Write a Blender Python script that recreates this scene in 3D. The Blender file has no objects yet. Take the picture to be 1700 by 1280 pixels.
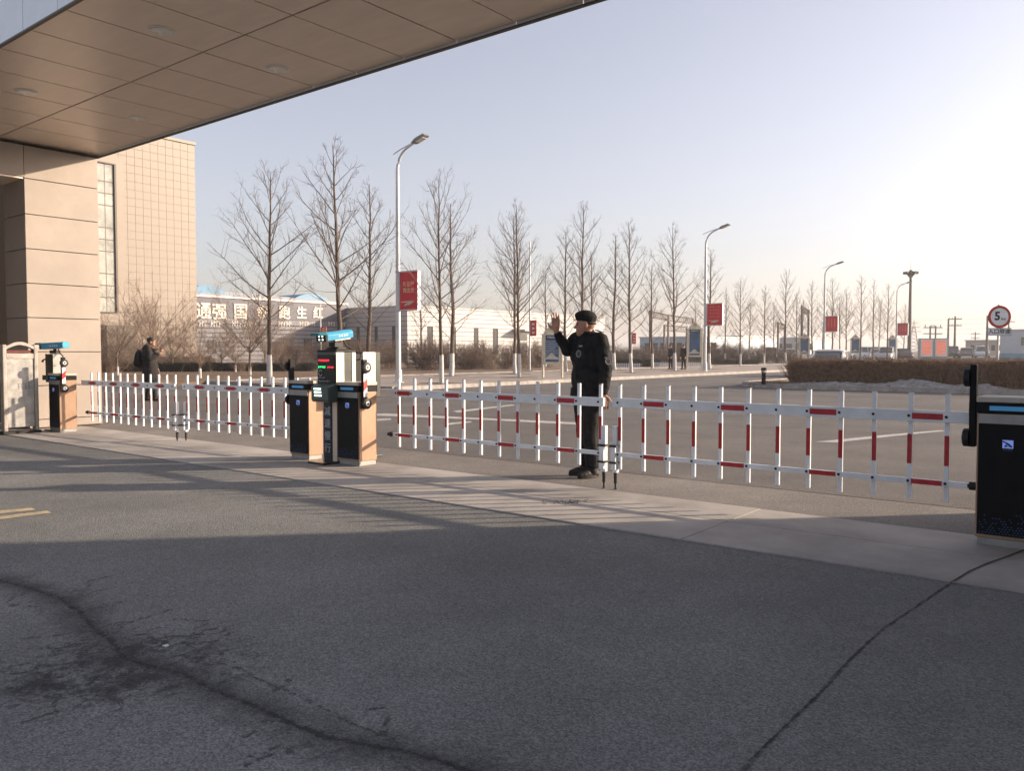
import bpy, bmesh, math, random
import numpy as np
from mathutils import Vector, Matrix
R = math.radians
random.seed(7)

# ------------------------------------------------------------------ camera, sky, sun, exposure
SC = bpy.context.scene
COL = SC.collection
YAW = math.atan(0.8)                      # camera heading, degrees left of the road direction (+Y)
FPX, HOR, CAMH = 1375.0, 585.0, 1.30      # focal length and horizon in photograph pixels, eye height
PITCH = math.atan((640 - HOR) / FPX)
cam_d = bpy.data.cameras.new('camera'); cam = bpy.data.objects.new('camera', cam_d); COL.objects.link(cam)
cam_d.sensor_width = 36; cam_d.lens = 36 * FPX / 1700; cam_d.clip_start = 0.05; cam_d.clip_end = 6000
cam.location = (0, 0, CAMH); cam.rotation_euler = (math.pi / 2 - PITCH, 0, YAW)
SC.camera = cam
SUN_AZ_CAM, SUN_EL = R(82.0), R(16.2)      # sun: to the right of the camera's heading, low
sa = SUN_AZ_CAM
CY_, SY_ = math.cos(YAW), math.sin(YAW)
def c2w(cx, cy): return (CY_ * cx - SY_ * cy, SY_ * cx + CY_ * cy)
sx, sy = c2w(math.sin(sa), math.cos(sa))
world = bpy.data.worlds.new('World'); SC.world = world; world.use_nodes = True
wn = world.node_tree
bg = wn.nodes['Background']; sky = wn.nodes.new('ShaderNodeTexSky')
sky.sky_type = 'NISHITA'; sky.sun_disc = False
sky.sun_elevation = SUN_EL; sky.sun_rotation = math.atan2(sx, sy)
sky.air_density = 1.0; sky.dust_density = 2.1; sky.ozone_density = 1.5; sky.altitude = 0
hsv = wn.nodes.new('ShaderNodeHueSaturation'); hsv.inputs['Saturation'].default_value = 0.56      # thin winter haze pales the whole sky
tint = wn.nodes.new('ShaderNodeMixRGB'); tint.blend_type = 'MULTIPLY'; tint.inputs[0].default_value = 1; tint.inputs[2].default_value = (1.045, 0.965, 0.99, 1)
wn.links.new(sky.outputs[0], hsv.inputs['Color']); wn.links.new(hsv.outputs[0], tint.inputs[1]); wn.links.new(tint.outputs[0], bg.inputs[0]); bg.inputs[1].default_value = 0.126
sun_d = bpy.data.lights.new('sun', 'SUN'); sun = bpy.data.objects.new('sun', sun_d); COL.objects.link(sun)
sun_d.energy = 5.0; sun_d.angle = R(0.9); sun_d.color = (1.0, 0.79, 0.58)
sdir = Vector((sx * math.cos(SUN_EL), sy * math.cos(SUN_EL), math.sin(SUN_EL)))
sun.rotation_euler = sdir.to_track_quat('Z', 'Y').to_euler(); sun.location = (20, 20, 30)
vs = SC.view_settings
vs.view_transform = 'Standard'; vs.look = 'None'; vs.exposure = 0.91; vs.gamma = 1.0
try: vs.use_curve_mapping = False
except Exception: pass
SC.cycles.max_bounces = 6; SC.cycles.diffuse_bounces = 3; SC.cycles.glossy_bounces = 3
SC.cycles.transmission_bounces = 4; SC.cycles.volume_bounces = 0; SC.cycles.transparent_max_bounces = 8

# ------------------------------------------------------------------ pixel -> place
def zg(y):
    'ground height: the land lifts very slightly far down the road'
    return min(1.6, max(0.0, (y - 90) * 0.009))
def ray(px, py):
    v = Vector(((px - 850), (640 - py), -FPX))
    return cam.rotation_euler.to_matrix() @ v
def G(px, py, z=0.0):
    d = ray(px, py); t = (z - CAMH) / d.z
    return Vector((d.x * t, d.y * t, z))
def D(px, depth, ground=True):
    'point on the ground seen in column px at camera depth'
    x, y = c2w((px - 850) / FPX * depth, depth)
    return Vector((x, y, zg(y) if ground else 0))
def base(px, py): return D(px, CAMH * FPX / (py - HOR))
def ztop(py, depth): return CAMH + (HOR - py) * depth / FPX

# ------------------------------------------------------------------ materials
MATS = {}
def mat(name, col, rough=0.6, metal=0.0, var=0.12, scale=6.0, bump=0.0, bscale=40.0, spec=0.5, emit=None, estr=0.0, detail=4.0, coords='Object', col2=None, trans=0.0, ior=1.45, coat=0.0, stretch=None):
    if name in MATS: return MATS[name]
    m = bpy.data.materials.new(name); m.use_nodes = True; MATS[name] = m
    nt = m.node_tree; b = nt.nodes['Principled BSDF']; L = nt.links
    b.inputs['Roughness'].default_value = rough; b.inputs['Metallic'].default_value = metal
    b.inputs['Specular IOR Level'].default_value = spec
    b.inputs['Transmission Weight'].default_value = trans; b.inputs['IOR'].default_value = ior
    b.inputs['Coat Weight'].default_value = coat
    tc = nt.nodes.new('ShaderNodeTexCoord'); src = tc.outputs[coords]
    if stretch:
        mp = nt.nodes.new('ShaderNodeMapping'); mp.inputs['Scale'].default_value = stretch
        L.new(src, mp.inputs['Vector']); src = mp.outputs[0]
    c2 = col2 if col2 else tuple(min(1, c * (1 - 2 * var)) for c in col)
    c1 = col if col2 else tuple(min(1, c * (1 + var)) for c in col)
    n = nt.nodes.new('ShaderNodeTexNoise'); n.inputs['Scale'].default_value = scale; n.inputs['Detail'].default_value = detail
    n.inputs['Roughness'].default_value = 0.62
    L.new(src, n.inputs['Vector'])
    rp = nt.nodes.new('ShaderNodeValToRGB')
    rp.color_ramp.elements[0].position = 0.32; rp.color_ramp.elements[1].position = 0.68
    rp.color_ramp.elements[0].color = (*c2, 1); rp.color_ramp.elements[1].color = (*c1, 1)
    L.new(n.outputs[0], rp.inputs[0]); L.new(rp.outputs[0], b.inputs['Base Color'])
    mr = nt.nodes.new('ShaderNodeMapRange'); mr.inputs[3].default_value = max(0, rough - .08); mr.inputs[4].default_value = min(1, rough + .1)
    L.new(n.outputs[0], mr.inputs[0]); L.new(mr.outputs[0], b.inputs['Roughness'])
    if bump > 0:
        n2 = nt.nodes.new('ShaderNodeTexNoise'); n2.inputs['Scale'].default_value = bscale; n2.inputs['Detail'].default_value = 5
        L.new(src, n2.inputs['Vector'])
        bp = nt.nodes.new('ShaderNodeBump'); bp.inputs['Strength'].default_value = bump; bp.inputs['Distance'].default_value = 0.02
        L.new(n2.outputs[0], bp.inputs['Height']); L.new(bp.outputs[0], b.inputs['Normal'])
    if emit:
        b.inputs['Emission Color'].default_value = (*emit, 1); b.inputs['Emission Strength'].default_value = estr
    return m

M_white = mat('white_paint', (0.74, 0.78, 0.82), 0.38, 0, 0.05, 5, col2=(0.60, 0.63, 0.66), detail=9)
M_red = mat('red_reflective', (0.42, 0.022, 0.028), 0.4, 0, 0.12, 20)
M_black = mat('black_paint', (0.008, 0.008, 0.009), 0.5, 0, 0.2, 8, spec=0.18)
M_rub = mat('black_rubber', (0.014, 0.014, 0.015), 0.6, 0, 0.2, 30)
M_champ = mat('champagne_metal', (0.33, 0.215, 0.145), 0.42, 0.25, 0.06, 14, stretch=(6, 6, .6))
M_grey = mat('grey_metal', (0.30, 0.30, 0.29), 0.45, 0.4, 0.08, 10)
M_galv = mat('galvanised_steel', (0.45, 0.46, 0.47), 0.42, 0.55, 0.08, 12)
M_bluelens = mat('blue_lens', (0.06, 0.22, 0.42), 0.2, 0, 0.05, 10, emit=(0.06, 0.3, 0.6), estr=0.12)
M_soff = mat('soffit_panel', (0.74, 0.62, 0.515), 0.36, 0.15, 0.05, 1.4, stretch=(.5, 3, 1))
M_fasc = mat('fascia_panel', (0.74, 0.78, 0.82), 0.4, 0.1, 0.04, 2.0)
M_stone = mat('pillar_panel', (0.295, 0.256, 0.222), 0.5, 0, 0.06, 1.7, bump=0.03, bscale=60)
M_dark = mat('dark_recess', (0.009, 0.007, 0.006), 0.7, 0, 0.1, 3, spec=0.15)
M_joint = mat('dark_joint', (0.06, 0.045, 0.036), 0.8)
M_lampglass = mat('lamp_glass', (0.75, 0.72, 0.66), 0.25, 0, 0.03, 8)
M_conc = mat('concrete', (0.385, 0.362, 0.34), 0.8, 0, 0.20, 0.9, bump=0.12, bscale=90, detail=9)
M_kerb = mat('kerb_stone', (0.33, 0.31, 0.29), 0.8, 0, 0.15, 3, bump=0.2, bscale=60)
M_pave = mat('paving', (0.30, 0.255, 0.225), 0.85, 0, 0.18, 0.8, bump=0.15, bscale=30, detail=8)
M_soil = mat('dry_soil', (0.115, 0.08, 0.055), 0.95, 0, 0.3, 2.5, bump=0.5, bscale=18, detail=8)
M_lawn = mat('dead_lawn', (0.20, 0.135, 0.085), 0.95, 0, 0.3, 1.2, bump=0.6, bscale=25, detail=9)
M_mark = mat('road_paint', (0.50, 0.49, 0.47), 0.75, 0, 0.25, 7, col2=(0.27, 0.26, 0.25), detail=9)
M_yel = mat('worn_yellow_paint', (0.60, 0.47, 0.26), 0.75, 0, 0.25, 9, col2=(0.24, 0.22, 0.19), detail=9)
M_bark = mat('bark', (0.115, 0.085, 0.066), 0.9, 0, 0.25, 9, bump=0.4, bscale=50)
M_twig = mat('twig', (0.165, 0.135, 0.12), 0.85, 0, 0.25, 3)
M_shrub = mat('shrub_twig', (0.24, 0.175, 0.13), 0.9, 0, 0.35, 2.0)
M_hedge = mat('hedge_twig', (0.36, 0.22, 0.135), 0.9, 0, 0.4, 7, col2=(0.12, 0.07, 0.045))
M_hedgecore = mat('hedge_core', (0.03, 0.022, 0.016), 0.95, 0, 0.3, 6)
M_lime = mat('whitewash', (0.55, 0.54, 0.52), 0.85, 0, 0.12, 6, bump=0.2)
M_tile = mat('facade_tile', (0.262, 0.224, 0.186), 0.5, 0, 0.05, 0.6)
M_tile2 = mat('facade_tile_grout', (0.17, 0.14, 0.11), 0.9)
M_glass = mat('window_glass', (0.03, 0.034, 0.036), 0.12, 0, 0.15, 1.2, spec=0.9)
M_glassrefl = mat('painted_reflection_glass', (0.34, 0.35, 0.31), 0.1, 0, 0.25, 0.7, spec=0.9)  # pale yellowish reflection in the panes is painted as base colour
M_frame = mat('window_frame', (0.10, 0.085, 0.07), 0.5)
M_clad = mat('white_cladding', (0.41, 0.41, 0.415), 0.5, 0, 0.04, 0.7)
M_cladg = mat('grey_cladding', (0.17, 0.172, 0.20), 0.5, 0, 0.06, 0.5)
M_cladj = mat('cladding_gap', (0.05, 0.05, 0.055), 0.8)
M_roofw = mat('white_metal_roof', (0.60, 0.59, 0.56), 0.5, 0, 0.05, 0.3)
M_bluer = mat('blue_metal_roof', (0.07, 0.20, 0.33), 0.45, 0, 0.1, 0.5)
M_cream = mat('cream_letter', (0.75, 0.68, 0.60), 0.5)
M_banner = mat('red_banner', (0.56, 0.018, 0.03), 0.5, 0, 0.12, 1.5)
M_gold = mat('gold_print', (0.72, 0.40, 0.26), 0.5)
M_pink = mat('pale_red_print', (0.62, 0.12, 0.11), 0.5)
M_silver = mat('silver_print', (0.50, 0.45, 0.38), 0.5)
M_panblue = mat('blue_poster', (0.045, 0.11, 0.22), 0.4, 0, 0.2, 3)
M_cream2 = mat('cream_frame', (0.62, 0.57, 0.44), 0.55)
M_snow = mat('old_snow', (0.42, 0.41, 0.40), 0.85, 0, 0.2, 4.5, bump=1.0, bscale=9, col2=(0.15, 0.135, 0.12), detail=9)
M_skin = mat('skin', (0.40, 0.215, 0.145), 0.55, 0, 0.1, 20)
M_cloth = mat('black_cloth', (0.012, 0.0125, 0.015), 0.8, 0, 0.3, 14, bump=0.35, bscale=24, spec=0.25)
M_cloth2 = mat('charcoal_cloth', (0.012, 0.011, 0.012), 0.85, 0, 0.3, 14, bump=0.3, bscale=20)
M_cap = mat('black_wool', (0.010, 0.010, 0.010), 0.95, 0, 0.3, 40, bump=0.5, bscale=90)
M_boot = mat('black_leather', (0.009, 0.008, 0.008), 0.65, 0, 0.2, 20)
M_fur = mat('brown_fur', (0.16, 0.11, 0.075), 0.95, 0, 0.4, 40, bump=1.0, bscale=70)
M_hair = mat('black_hair', (0.014, 0.011, 0.010), 0.6)
M_ltgrey = mat('pale_thread', (0.45, 0.46, 0.50), 0.6)

# ------------------------------------------------------------------ mesh builder
class MB:
    def __init__(s): s.v = []; s.f = []; s.m = []
    def add(s, vs_, fs, mi=0):
        o = len(s.v); s.v.extend([tuple(p) for p in vs_])
        for f in fs: s.f.append(tuple(i + o for i in f)); s.m.append(mi)
        return s
    def box(s, a, b, mi=0, mtx=None):
        x0, x1 = sorted((a[0], b[0])); y0, y1 = sorted((a[1], b[1])); z0, z1 = sorted((a[2], b[2]))
        p = [(x0, y0, z0), (x1, y0, z0), (x1, y1, z0), (x0, y1, z0), (x0, y0, z1), (x1, y0, z1), (x1, y1, z1), (x0, y1, z1)]
        if mtx is not None: p = [mtx @ Vector(q) for q in p]
        return s.add(p, [(0, 3, 2, 1), (4, 5, 6, 7), (0, 1, 5, 4), (1, 2, 6, 5), (2, 3, 7, 6), (3, 0, 4, 7)], mi)
    def tube(s, path, rad, n=6, mi=0, cap=True, su=1.0, sv=1.0, up=(0, 0, 1)):
        path = [Vector(p) for p in path]; k = len(path)
        if not hasattr(rad, '__len__'): rad = [rad] * k
        rings = []
        for i, p in enumerate(path):
            d = (path[min(i + 1, k - 1)] - path[max(i - 1, 0)])
            if d.length < 1e-9: d = Vector((0, 0, 1))
            d.normalize(); u = Vector(up)
            if abs(u.dot(d)) > 0.95: u = Vector((1, 0, 0)) if abs(d.x) < .9 else Vector((0, 1, 0))
            a = d.cross(u).normalized(); b = a.cross(d).normalized()
            for j in range(n):
                t = 2 * math.pi * j / n
                rings.append(p + a * (math.cos(t) * rad[i] * su) + b * (math.sin(t) * rad[i] * sv))
        fs = []
        for i in range(k - 1):
            for j in range(n):
                q = (j + 1) % n
                fs.append((i * n + j, i * n + q, (i + 1) * n + q, (i + 1) * n + j))
        if cap:
            fs.append(tuple(reversed(range(n)))); fs.append(tuple((k - 1) * n + j for j in range(n)))
        return s.add(rings, fs, mi)
    def prism(s, poly, axis, t0, t1, mi=0):
        'polygon in the two other axes pushed along axis'
        n = len(poly)
        def P(q, t):
            return {'x': (t, q[0], q[1]), 'y': (q[0], t, q[1]), 'z': (q[0], q[1], t)}[axis]
        vs_ = [P(q, t0) for q in poly] + [P(q, t1) for q in poly]
        fs = [tuple(reversed(range(n))), tuple(range(n, 2 * n))] + [(i, (i + 1) % n, n + (i + 1) % n, n + i) for i in range(n)]
        return s.add(vs_, fs, mi)
    def ell(s, c, r, mi=0, nu=14, nv=9, mtx=None):
        vs_, fs = [], []
        for i in range(nv + 1):
            ph = math.pi * i / nv
            for j in range(nu):
                th = 2 * math.pi * j / nu
                p = Vector((r[0] * math.sin(ph) * math.cos(th), r[1] * math.sin(ph) * math.sin(th), r[2] * math.cos(ph)))
                if mtx is not None: p = mtx @ p
                vs_.append(Vector(c) + p)
        for i in range(nv):
            for j in range(nu):
                q = (j + 1) % nu
                if i == 0: fs.append((j, nu + j, nu + q))
                elif i == nv - 1: fs.append((i * nu + j, (i + 1) * nu + j, i * nu + q))
                else: fs.append((i * nu + j, (i + 1) * nu + j, (i + 1) * nu + q, i * nu + q))
        return s.add(vs_, fs, mi)
    def mesh(s, name, mats, smooth=False):
        me = bpy.data.meshes.new(name); me.from_pydata([tuple(v) for v in s.v], [], s.f)
        if not isinstance(mats, (list, tuple)): mats = [mats]
        for m in mats: me.materials.append(m)
        me.polygons.foreach_set('material_index', s.m)
        me.update()
        bm = bmesh.new(); bm.from_mesh(me); bmesh.ops.recalc_face_normals(bm, faces=bm.faces); bm.to_mesh(me); bm.free()
        if smooth: me.shade_smooth()
        return me
    def build(s, name, mats, parent=None, loc=(0, 0, 0), smooth=False, bevel=0.0, auto=False):
        return link(name, s.mesh(name, mats, smooth), parent, loc, 0, bevel, auto)
def link(name, me, parent=None, loc=(0, 0, 0), rz=0, bevel=0.0, auto=False):
    o = bpy.data.objects.new(name, me); COL.objects.link(o); o.parent = parent
    o.location = loc; o.rotation_euler = (0, 0, rz)
    if bevel:
        b = o.modifiers.new('bevel', 'BEVEL'); b.width = bevel; b.segments = 2; b.limit_method = 'ANGLE'
    return o
def tag(o, label=None, cat=None, group=None, kind=None):
    if label: o['label'] = label
    if cat: o['category'] = cat
    if group: o['group'] = group
    if kind: o['kind'] = kind
    return o
def thing(name, loc, rz, label, cat, group=None):
    o = bpy.data.objects.new(name, None); COL.objects.link(o); o.location = loc; o.rotation_euler = (0, 0, rz)
    o.empty_display_size = 0.2
    return tag(o, label, cat, group)
def copy_tree(o, parent=None):
    c = o.copy(); COL.objects.link(c); c.parent = parent
    for ch in o.children: copy_tree(ch, c)
    return c
def smooth_angle(o, ang=40):
    o.data.shade_smooth()
    try: o.data.set_sharp_from_angle(angle=R(ang))
    except Exception: pass
    return o
def text_mesh(txt, size, mat_, ext=0.002, off=0.0, align='CENTER', space=1.0, line=1.0):
    'flat lettering facing -Y with its middle at the origin'
    cu = bpy.data.curves.new('lettering', 'FONT'); cu.body = txt; cu.size = size; cu.extrude = ext; cu.offset = off
    cu.align_x = align; cu.align_y = 'CENTER'; cu.resolution_u = 2; cu.space_character = space; cu.space_line = line
    o = bpy.data.objects.new('lettering', cu); COL.objects.link(o)
    dg = bpy.context.evaluated_depsgraph_get()
    me = bpy.data.meshes.new_from_object(o.evaluated_get(dg))
    bpy.data.objects.remove(o); bpy.data.curves.remove(cu)
    me.transform(Matrix.Rotation(math.pi / 2, 4, 'X'))
    me.materials.clear(); me.materials.append(mat_)
    return me
def put_text(name, txt, size, mat_, parent, loc, rz=0, **k):
    o = link(name, text_mesh(txt, size, mat_, **k), parent, loc, rz); return o

# ================================================================== SETTING
# ---- asphalt with its cracks and damp stains (distance fields stored per vertex, sharpened by noise in the shader)
def poly_from_px(pts): return np.array([[*G(px, py)[:2]] for px, py in pts])
crack_main = poly_from_px([(-520, 872), (-380, 905), (-220, 918), (-60, 948), (0, 962), (50, 975), (95, 990), (130, 1012), (155, 1040), (185, 1062), (205, 1090), (235, 1100), (300, 1115), (350, 1140), (430, 1172), (490, 1200), (545, 1222), (620, 1236), (700, 1250), (790, 1282), (900, 1330)])
crack_seam = poly_from_px([(1180, 1340), (1230, 1280), (1275, 1232), (1330, 1180), (1380, 1128), (1420, 1085), (1470, 1040), (1530, 1000), (1576, 969)])
rng = np.random.default_rng(5)
fine = []
def wander(p, ang, ln, step=0.09, wob=0.55):
    pts = [np.array(p)]; 
    for i in range(int(ln / step)):
        ang += rng.normal(0, wob); pts.append(pts[-1] + step * np.array([math.cos(ang), math.sin(ang)]))
    return np.array(pts)
for k in range(46):
    i = rng.integers(2, len(crack_main) - 2); p = crack_main[i] + rng.normal(0, .05, 2)
    fine.append(wander(p, rng.uniform(0, 6.28), rng.uniform(.15, .5), .06, .8))
for (px, py) in [(110, 1110), (90, 1125), (150, 1095), (180, 1150), (230, 1140), (300, 1065), (330, 1075), (260, 1060), (150, 1130), (360, 1100)]:
    for q in range(3): fine.append(wander(G(px, py)[:2], rng.uniform(0, 6.28), rng.uniform(.2, .6), .06, .8))
fine.append(poly_from_px([(330, 1090), (400, 1108), (440, 1130), (490, 1150), (540, 1175), (600, 1205), (680, 1235)]))
fine.append(poly_from_px([(60, 1110), (95, 1135), (130, 1140), (180, 1138)]))
def seg_dist(P, poly):
    d = np.full(len(P), 9.0)
    for a, b in zip(poly[:-1], poly[1:]):
        ab = b - a; t = np.clip(((P - a) @ ab) / max(1e-9, ab @ ab), 0, 1)
        d = np.minimum(d, np.linalg.norm(P - (a + t[:, None] * ab), axis=1))
    return d
def axis_lines(f0, f1, step, lo, hi):
    a = list(np.arange(f0, f1, step)); s, x = step, a[-1]
    while x < hi: s *= 1.35; x += s; a.append(min(x, hi))
    s, x = step, a[0]
    while x > lo: s *= 1.35; x -= s; a.insert(0, max(x, lo))
    return np.array(a)
xs = axis_lines(-8.6, 0.3, 0.0145, -1700, 1700); ys = axis_lines(0.8, 5.2, 0.0145, -300, 1700)
X, Y = np.meshgrid(xs, ys, indexing='xy'); P = np.stack([X.ravel(), Y.ravel()], 1)
Z = np.array([zg(y) for y in ys])[:, None] * np.ones((1, len(xs))) - 0.008
me = bpy.data.meshes.new('ground'); nx, ny = len(xs), len(ys)
idx = np.arange(nx * ny).reshape(ny, nx)
F = np.stack([idx[:-1, :-1], idx[:-1, 1:], idx[1:, 1:], idx[1:, :-1]], -1).reshape(-1, 4)
me.vertices.add(nx * ny); me.vertices.foreach_set('co', np.stack([X.ravel(), Y.ravel(), Z.ravel()], 1).ravel())
me.loops.add(F.size); me.loops.foreach_set('vertex_index', F.ravel())
me.polygons.add(len(F)); me.polygons.foreach_set('loop_start', np.arange(0, F.size, 4)); me.polygons.foreach_set('loop_total', np.full(len(F), 4))
me.update(calc_edges=True)
d_main = np.full(len(P), 9.0); d_fine = np.full(len(P), 9.0); d_seam = np.full(len(P), 9.0)
near = (P[:, 0] > -9.5) & (P[:, 0] < 1.2) & (P[:, 1] > 0) & (P[:, 1] < 5.6); Pn = P[near]
d_main[near] = seg_dist(Pn, crack_main); d_seam[near] = seg_dist(Pn, crack_seam)
dd = np.full(len(Pn), 9.0)
for pl in fine:
    dd = np.minimum(dd, seg_dist(Pn, pl))
d_fine[near] = dd
dam = np.zeros(len(P)); cpt = np.array(G(150, 1105)[:2])
cpt2 = np.array(G(265, 1115)[:2])
dam[near] = np.exp(-(np.linalg.norm(Pn - cpt, axis=1) / .42) ** 2) + 0.8 * np.exp(-(np.linalg.norm(Pn - cpt2, axis=1) / .38) ** 2)
for nm, arr in (('crack_main', d_main), ('crack_fine', d_fine), ('crack_seam', d_seam), ('damage', dam)):
    at = me.attributes.new(nm, 'FLOAT', 'POINT'); at.data.foreach_set('value', np.minimum(arr, 9.0).astype(np.float32))

def asphalt_material(name, base_c, cracks):
    m = bpy.data.materials.new(name); m.use_nodes = True; nt = m.node_tree; L = nt.links; N = nt.nodes
    b = N['Principled BSDF']; b.inputs['Specular IOR Level'].default_value = 0.35
    tc = N.new('ShaderNodeTexCoord'); src = tc.outputs['Object']
    def noise(sc, det=4, rough=.6):
        n = N.new('ShaderNodeTexNoise'); n.inputs['Scale'].default_value = sc; n.inputs['Detail'].default_value = det
        n.inputs['Roughness'].default_value = rough; L.new(src, n.inputs['Vector']); return n.outputs[0]
    def mth(op, a, b_=None, c=None, clamp=False):
        n = N.new('ShaderNodeMath'); n.operation = op; n.use_clamp = clamp
        for i, q in enumerate((a, b_, c)):
            if q is None: continue
            if isinstance(q, (int, float)): n.inputs[i].default_value = q
            else: L.new(q, n.inputs[i])
        return n.outputs[0]
    def mr(v, a0, a1, b0, b1):
        n = N.new('ShaderNodeMapRange'); L.new(v, n.inputs[0])
        for i, q in enumerate((a0, a1, b0, b1)): n.inputs[i + 1].default_value = q
        return n.outputs[0]
    vor = N.new('ShaderNodeTexVoronoi'); vor.inputs['Scale'].default_value = 150; L.new(src, vor.inputs['Vector'])
    grit = vor.outputs['Color']
    sep = N.new('ShaderNodeSeparateColor'); L.new(grit, sep.inputs[0])
    v = mr(sep.outputs[0], 0, 1, 0.58, 1.45)
    v = mth('MULTIPLY', v, mr(noise(1.1, 7), .3, .7, .84, 1.14))
    v = mth('MULTIPLY', v, mr(noise(60, 4, .7), .3, .7, .84, 1.16))
    v = mth('MULTIPLY', v, mr(noise(0.33, 6), .35, .65, .82, 1.14))
    h = mth('MULTIPLY', vor.outputs['Distance'], 1.0)
    if cracks:
        def attr(a):
            n = N.new('ShaderNodeAttribute'); n.attribute_name = a; return n.outputs['Fac']
        jig = mth('MULTIPLY', mth('SUBTRACT', noise(26, 5, .7), .5), .075)
        jigb = mth('MULTIPLY', mth('SUBTRACT', noise(6, 6, .7), .5), .34)
        dm = mth('ADD', attr('crack_main'), jig)
        df = mth('ADD', attr('crack_fine'), jig)
        ds = mth('ADD', attr('crack_seam'), mth('MULTIPLY', jig, .32))
        dst = mth('ADD', attr('crack_main'), jigb)
        kill = mr(dm, .006, .030, .95, 0)
        kill = mth('MAXIMUM', kill, mr(df, .001, .010, .7, 0))
        kill = mth('MAXIMUM', kill, mr(ds, .003, .0115, .95, 0))
        stain = mr(dst, -.02, .17, .75, 0)
        vo = N.new('ShaderNodeTexVoronoi'); vo.feature = 'DISTANCE_TO_EDGE'; vo.inputs['Scale'].default_value = 9.5
        wv = N.new('ShaderNodeMixRGB'); wv.inputs[0].default_value = .22; L.new(src, wv.inputs[1])
        nn = N.new('ShaderNodeTexNoise'); nn.inputs['Scale'].default_value = 9; L.new(src, nn.inputs['Vector']); L.new(nn.outputs['Color'], wv.inputs[2])
        L.new(wv.outputs[0], vo.inputs['Vector'])
        dmg = attr('damage')
        dn = mth('MULTIPLY', dmg, mr(noise(3.5, 6, .7), .38, .62, 0, 1.1))
        alli = mth('MULTIPLY', mr(vo.outputs['Distance'], .02, .09, 1.0, 0), mr(dmg, .18, .5, 0, 1))
        dark = mth('MAXIMUM', kill, mth('MAXIMUM', mth('MULTIPLY', stain, 1.0), mth('MAXIMUM', mth('MULTIPLY', mth('MULTIPLY', alli, .85), mr(noise(4.0, 5, .7), .42, .6, 0, 1)), mr(dn, .42, .85, 0, .8))), None, True)
        v = mth('MULTIPLY', v, mth('SUBTRACT', 1.0, mth('MULTIPLY', dark, .85)))
        h = mth('SUBTRACT', h, mth('MULTIPLY', kill, 3.0))
    mix = N.new('ShaderNodeMixRGB'); mix.blend_type = 'MULTIPLY'; mix.inputs[0].default_value = 1
    mix.inputs[1].default_value = (*base_c, 1); L.new(v, mix.inputs[2]); L.new(mix.outputs[0], b.inputs['Base Color'])
    b.inputs['Roughness'].default_value = .85
    bp = N.new('ShaderNodeBump'); bp.inputs['Strength'].default_value = .7; bp.inputs['Distance'].default_value = .006
    L.new(h, bp.inputs['Height']); L.new(bp.outputs[0], b.inputs['Normal'])
    return m
M_asph = asphalt_material('asphalt', (0.178, 0.182, 0.180), True)
M_road = asphalt_material('old_asphalt', (0.120, 0.112, 0.107), False); M_strip = asphalt_material('worn_asphalt', (0.185, 0.170, 0.158), False)
me.materials.append(M_asph)
tag(link('ground', me), 'dark grey cracked asphalt in front of the gate and ground all around', 'ground', kind='structure')

def sheet(name, poly, z, m, label=None, cat=None, parent=None, thick=0.0, kind='structure', sub=0):
    b = MB()
    if thick: b.prism(poly, 'z', z - thick, z)
    else: b.add([(x, y, z) for x, y in poly], [tuple(range(len(poly)))])
    o = b.build(name, m, parent)
    if parent is None: tag(o, label, cat, kind=kind)
    return o
# road inside the gate, laid in strips that follow the land
rb = MB(); yy = [6.62, 7.68] ; 
rb.add([(-60, 6.63, 0), (40, 6.63, 0), (40, 7.69, 0), (-60, 7.69, 0)], [(0, 1, 2, 3)], 1)
ylist = [7.71, 20, 40, 60, 90, 120, 160, 200, 270, 340]
for a, b in zip(ylist[:-1], ylist[1:]):
    rb.add([(-200, a, zg(a)), (220, a, zg(a)), (220, b, zg(b)), (-200, b, zg(b))], [(0, 1, 2, 3)])
tag(rb.build('road', [M_road, M_strip]), 'sunlit grey-brown asphalt road inside the gate', 'road', kind='structure')

# concrete apron: slabs with open joints
apron = thing('concrete_apron', (0, 0, 0), 0, 'pale worn concrete strip across the gateway under the barriers', 'pavement'); apron['kind'] = 'structure'
xsl = [-24.0]
while xsl[-1] < 8: xsl.append(xsl[-1] + 3.05)
for i in range(len(xsl) - 1):
    for (a, b_) in ((5.2, 5.965), (5.975, 6.615)):
        bb = MB().box((xsl[i] + .004, a, -.05), (xsl[i + 1] - .004, b_, 0.003 + random.uniform(-.0015, .0015)))
        bb.build('slab', M_conc, apron)
# dusty patches of the slab edge spilling on the asphalt
# seam in concrete running on from the asphalt seam
cs = MB(); pts = [G(*p, z=.0062) for p in [(1576, 969), (1610, 948), (1640, 935), (1672, 924), (1712, 908)]]
for a, b_ in zip(pts[:-1], pts[1:]):
    n = Vector((-(b_ - a).y, (b_ - a).x, 0)).normalized() * .006
    cs.add([a + n, a - n, b_ - n, b_ + n], [(0, 1, 2, 3)])
o = cs.build('crack', M_joint, apron)

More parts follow.
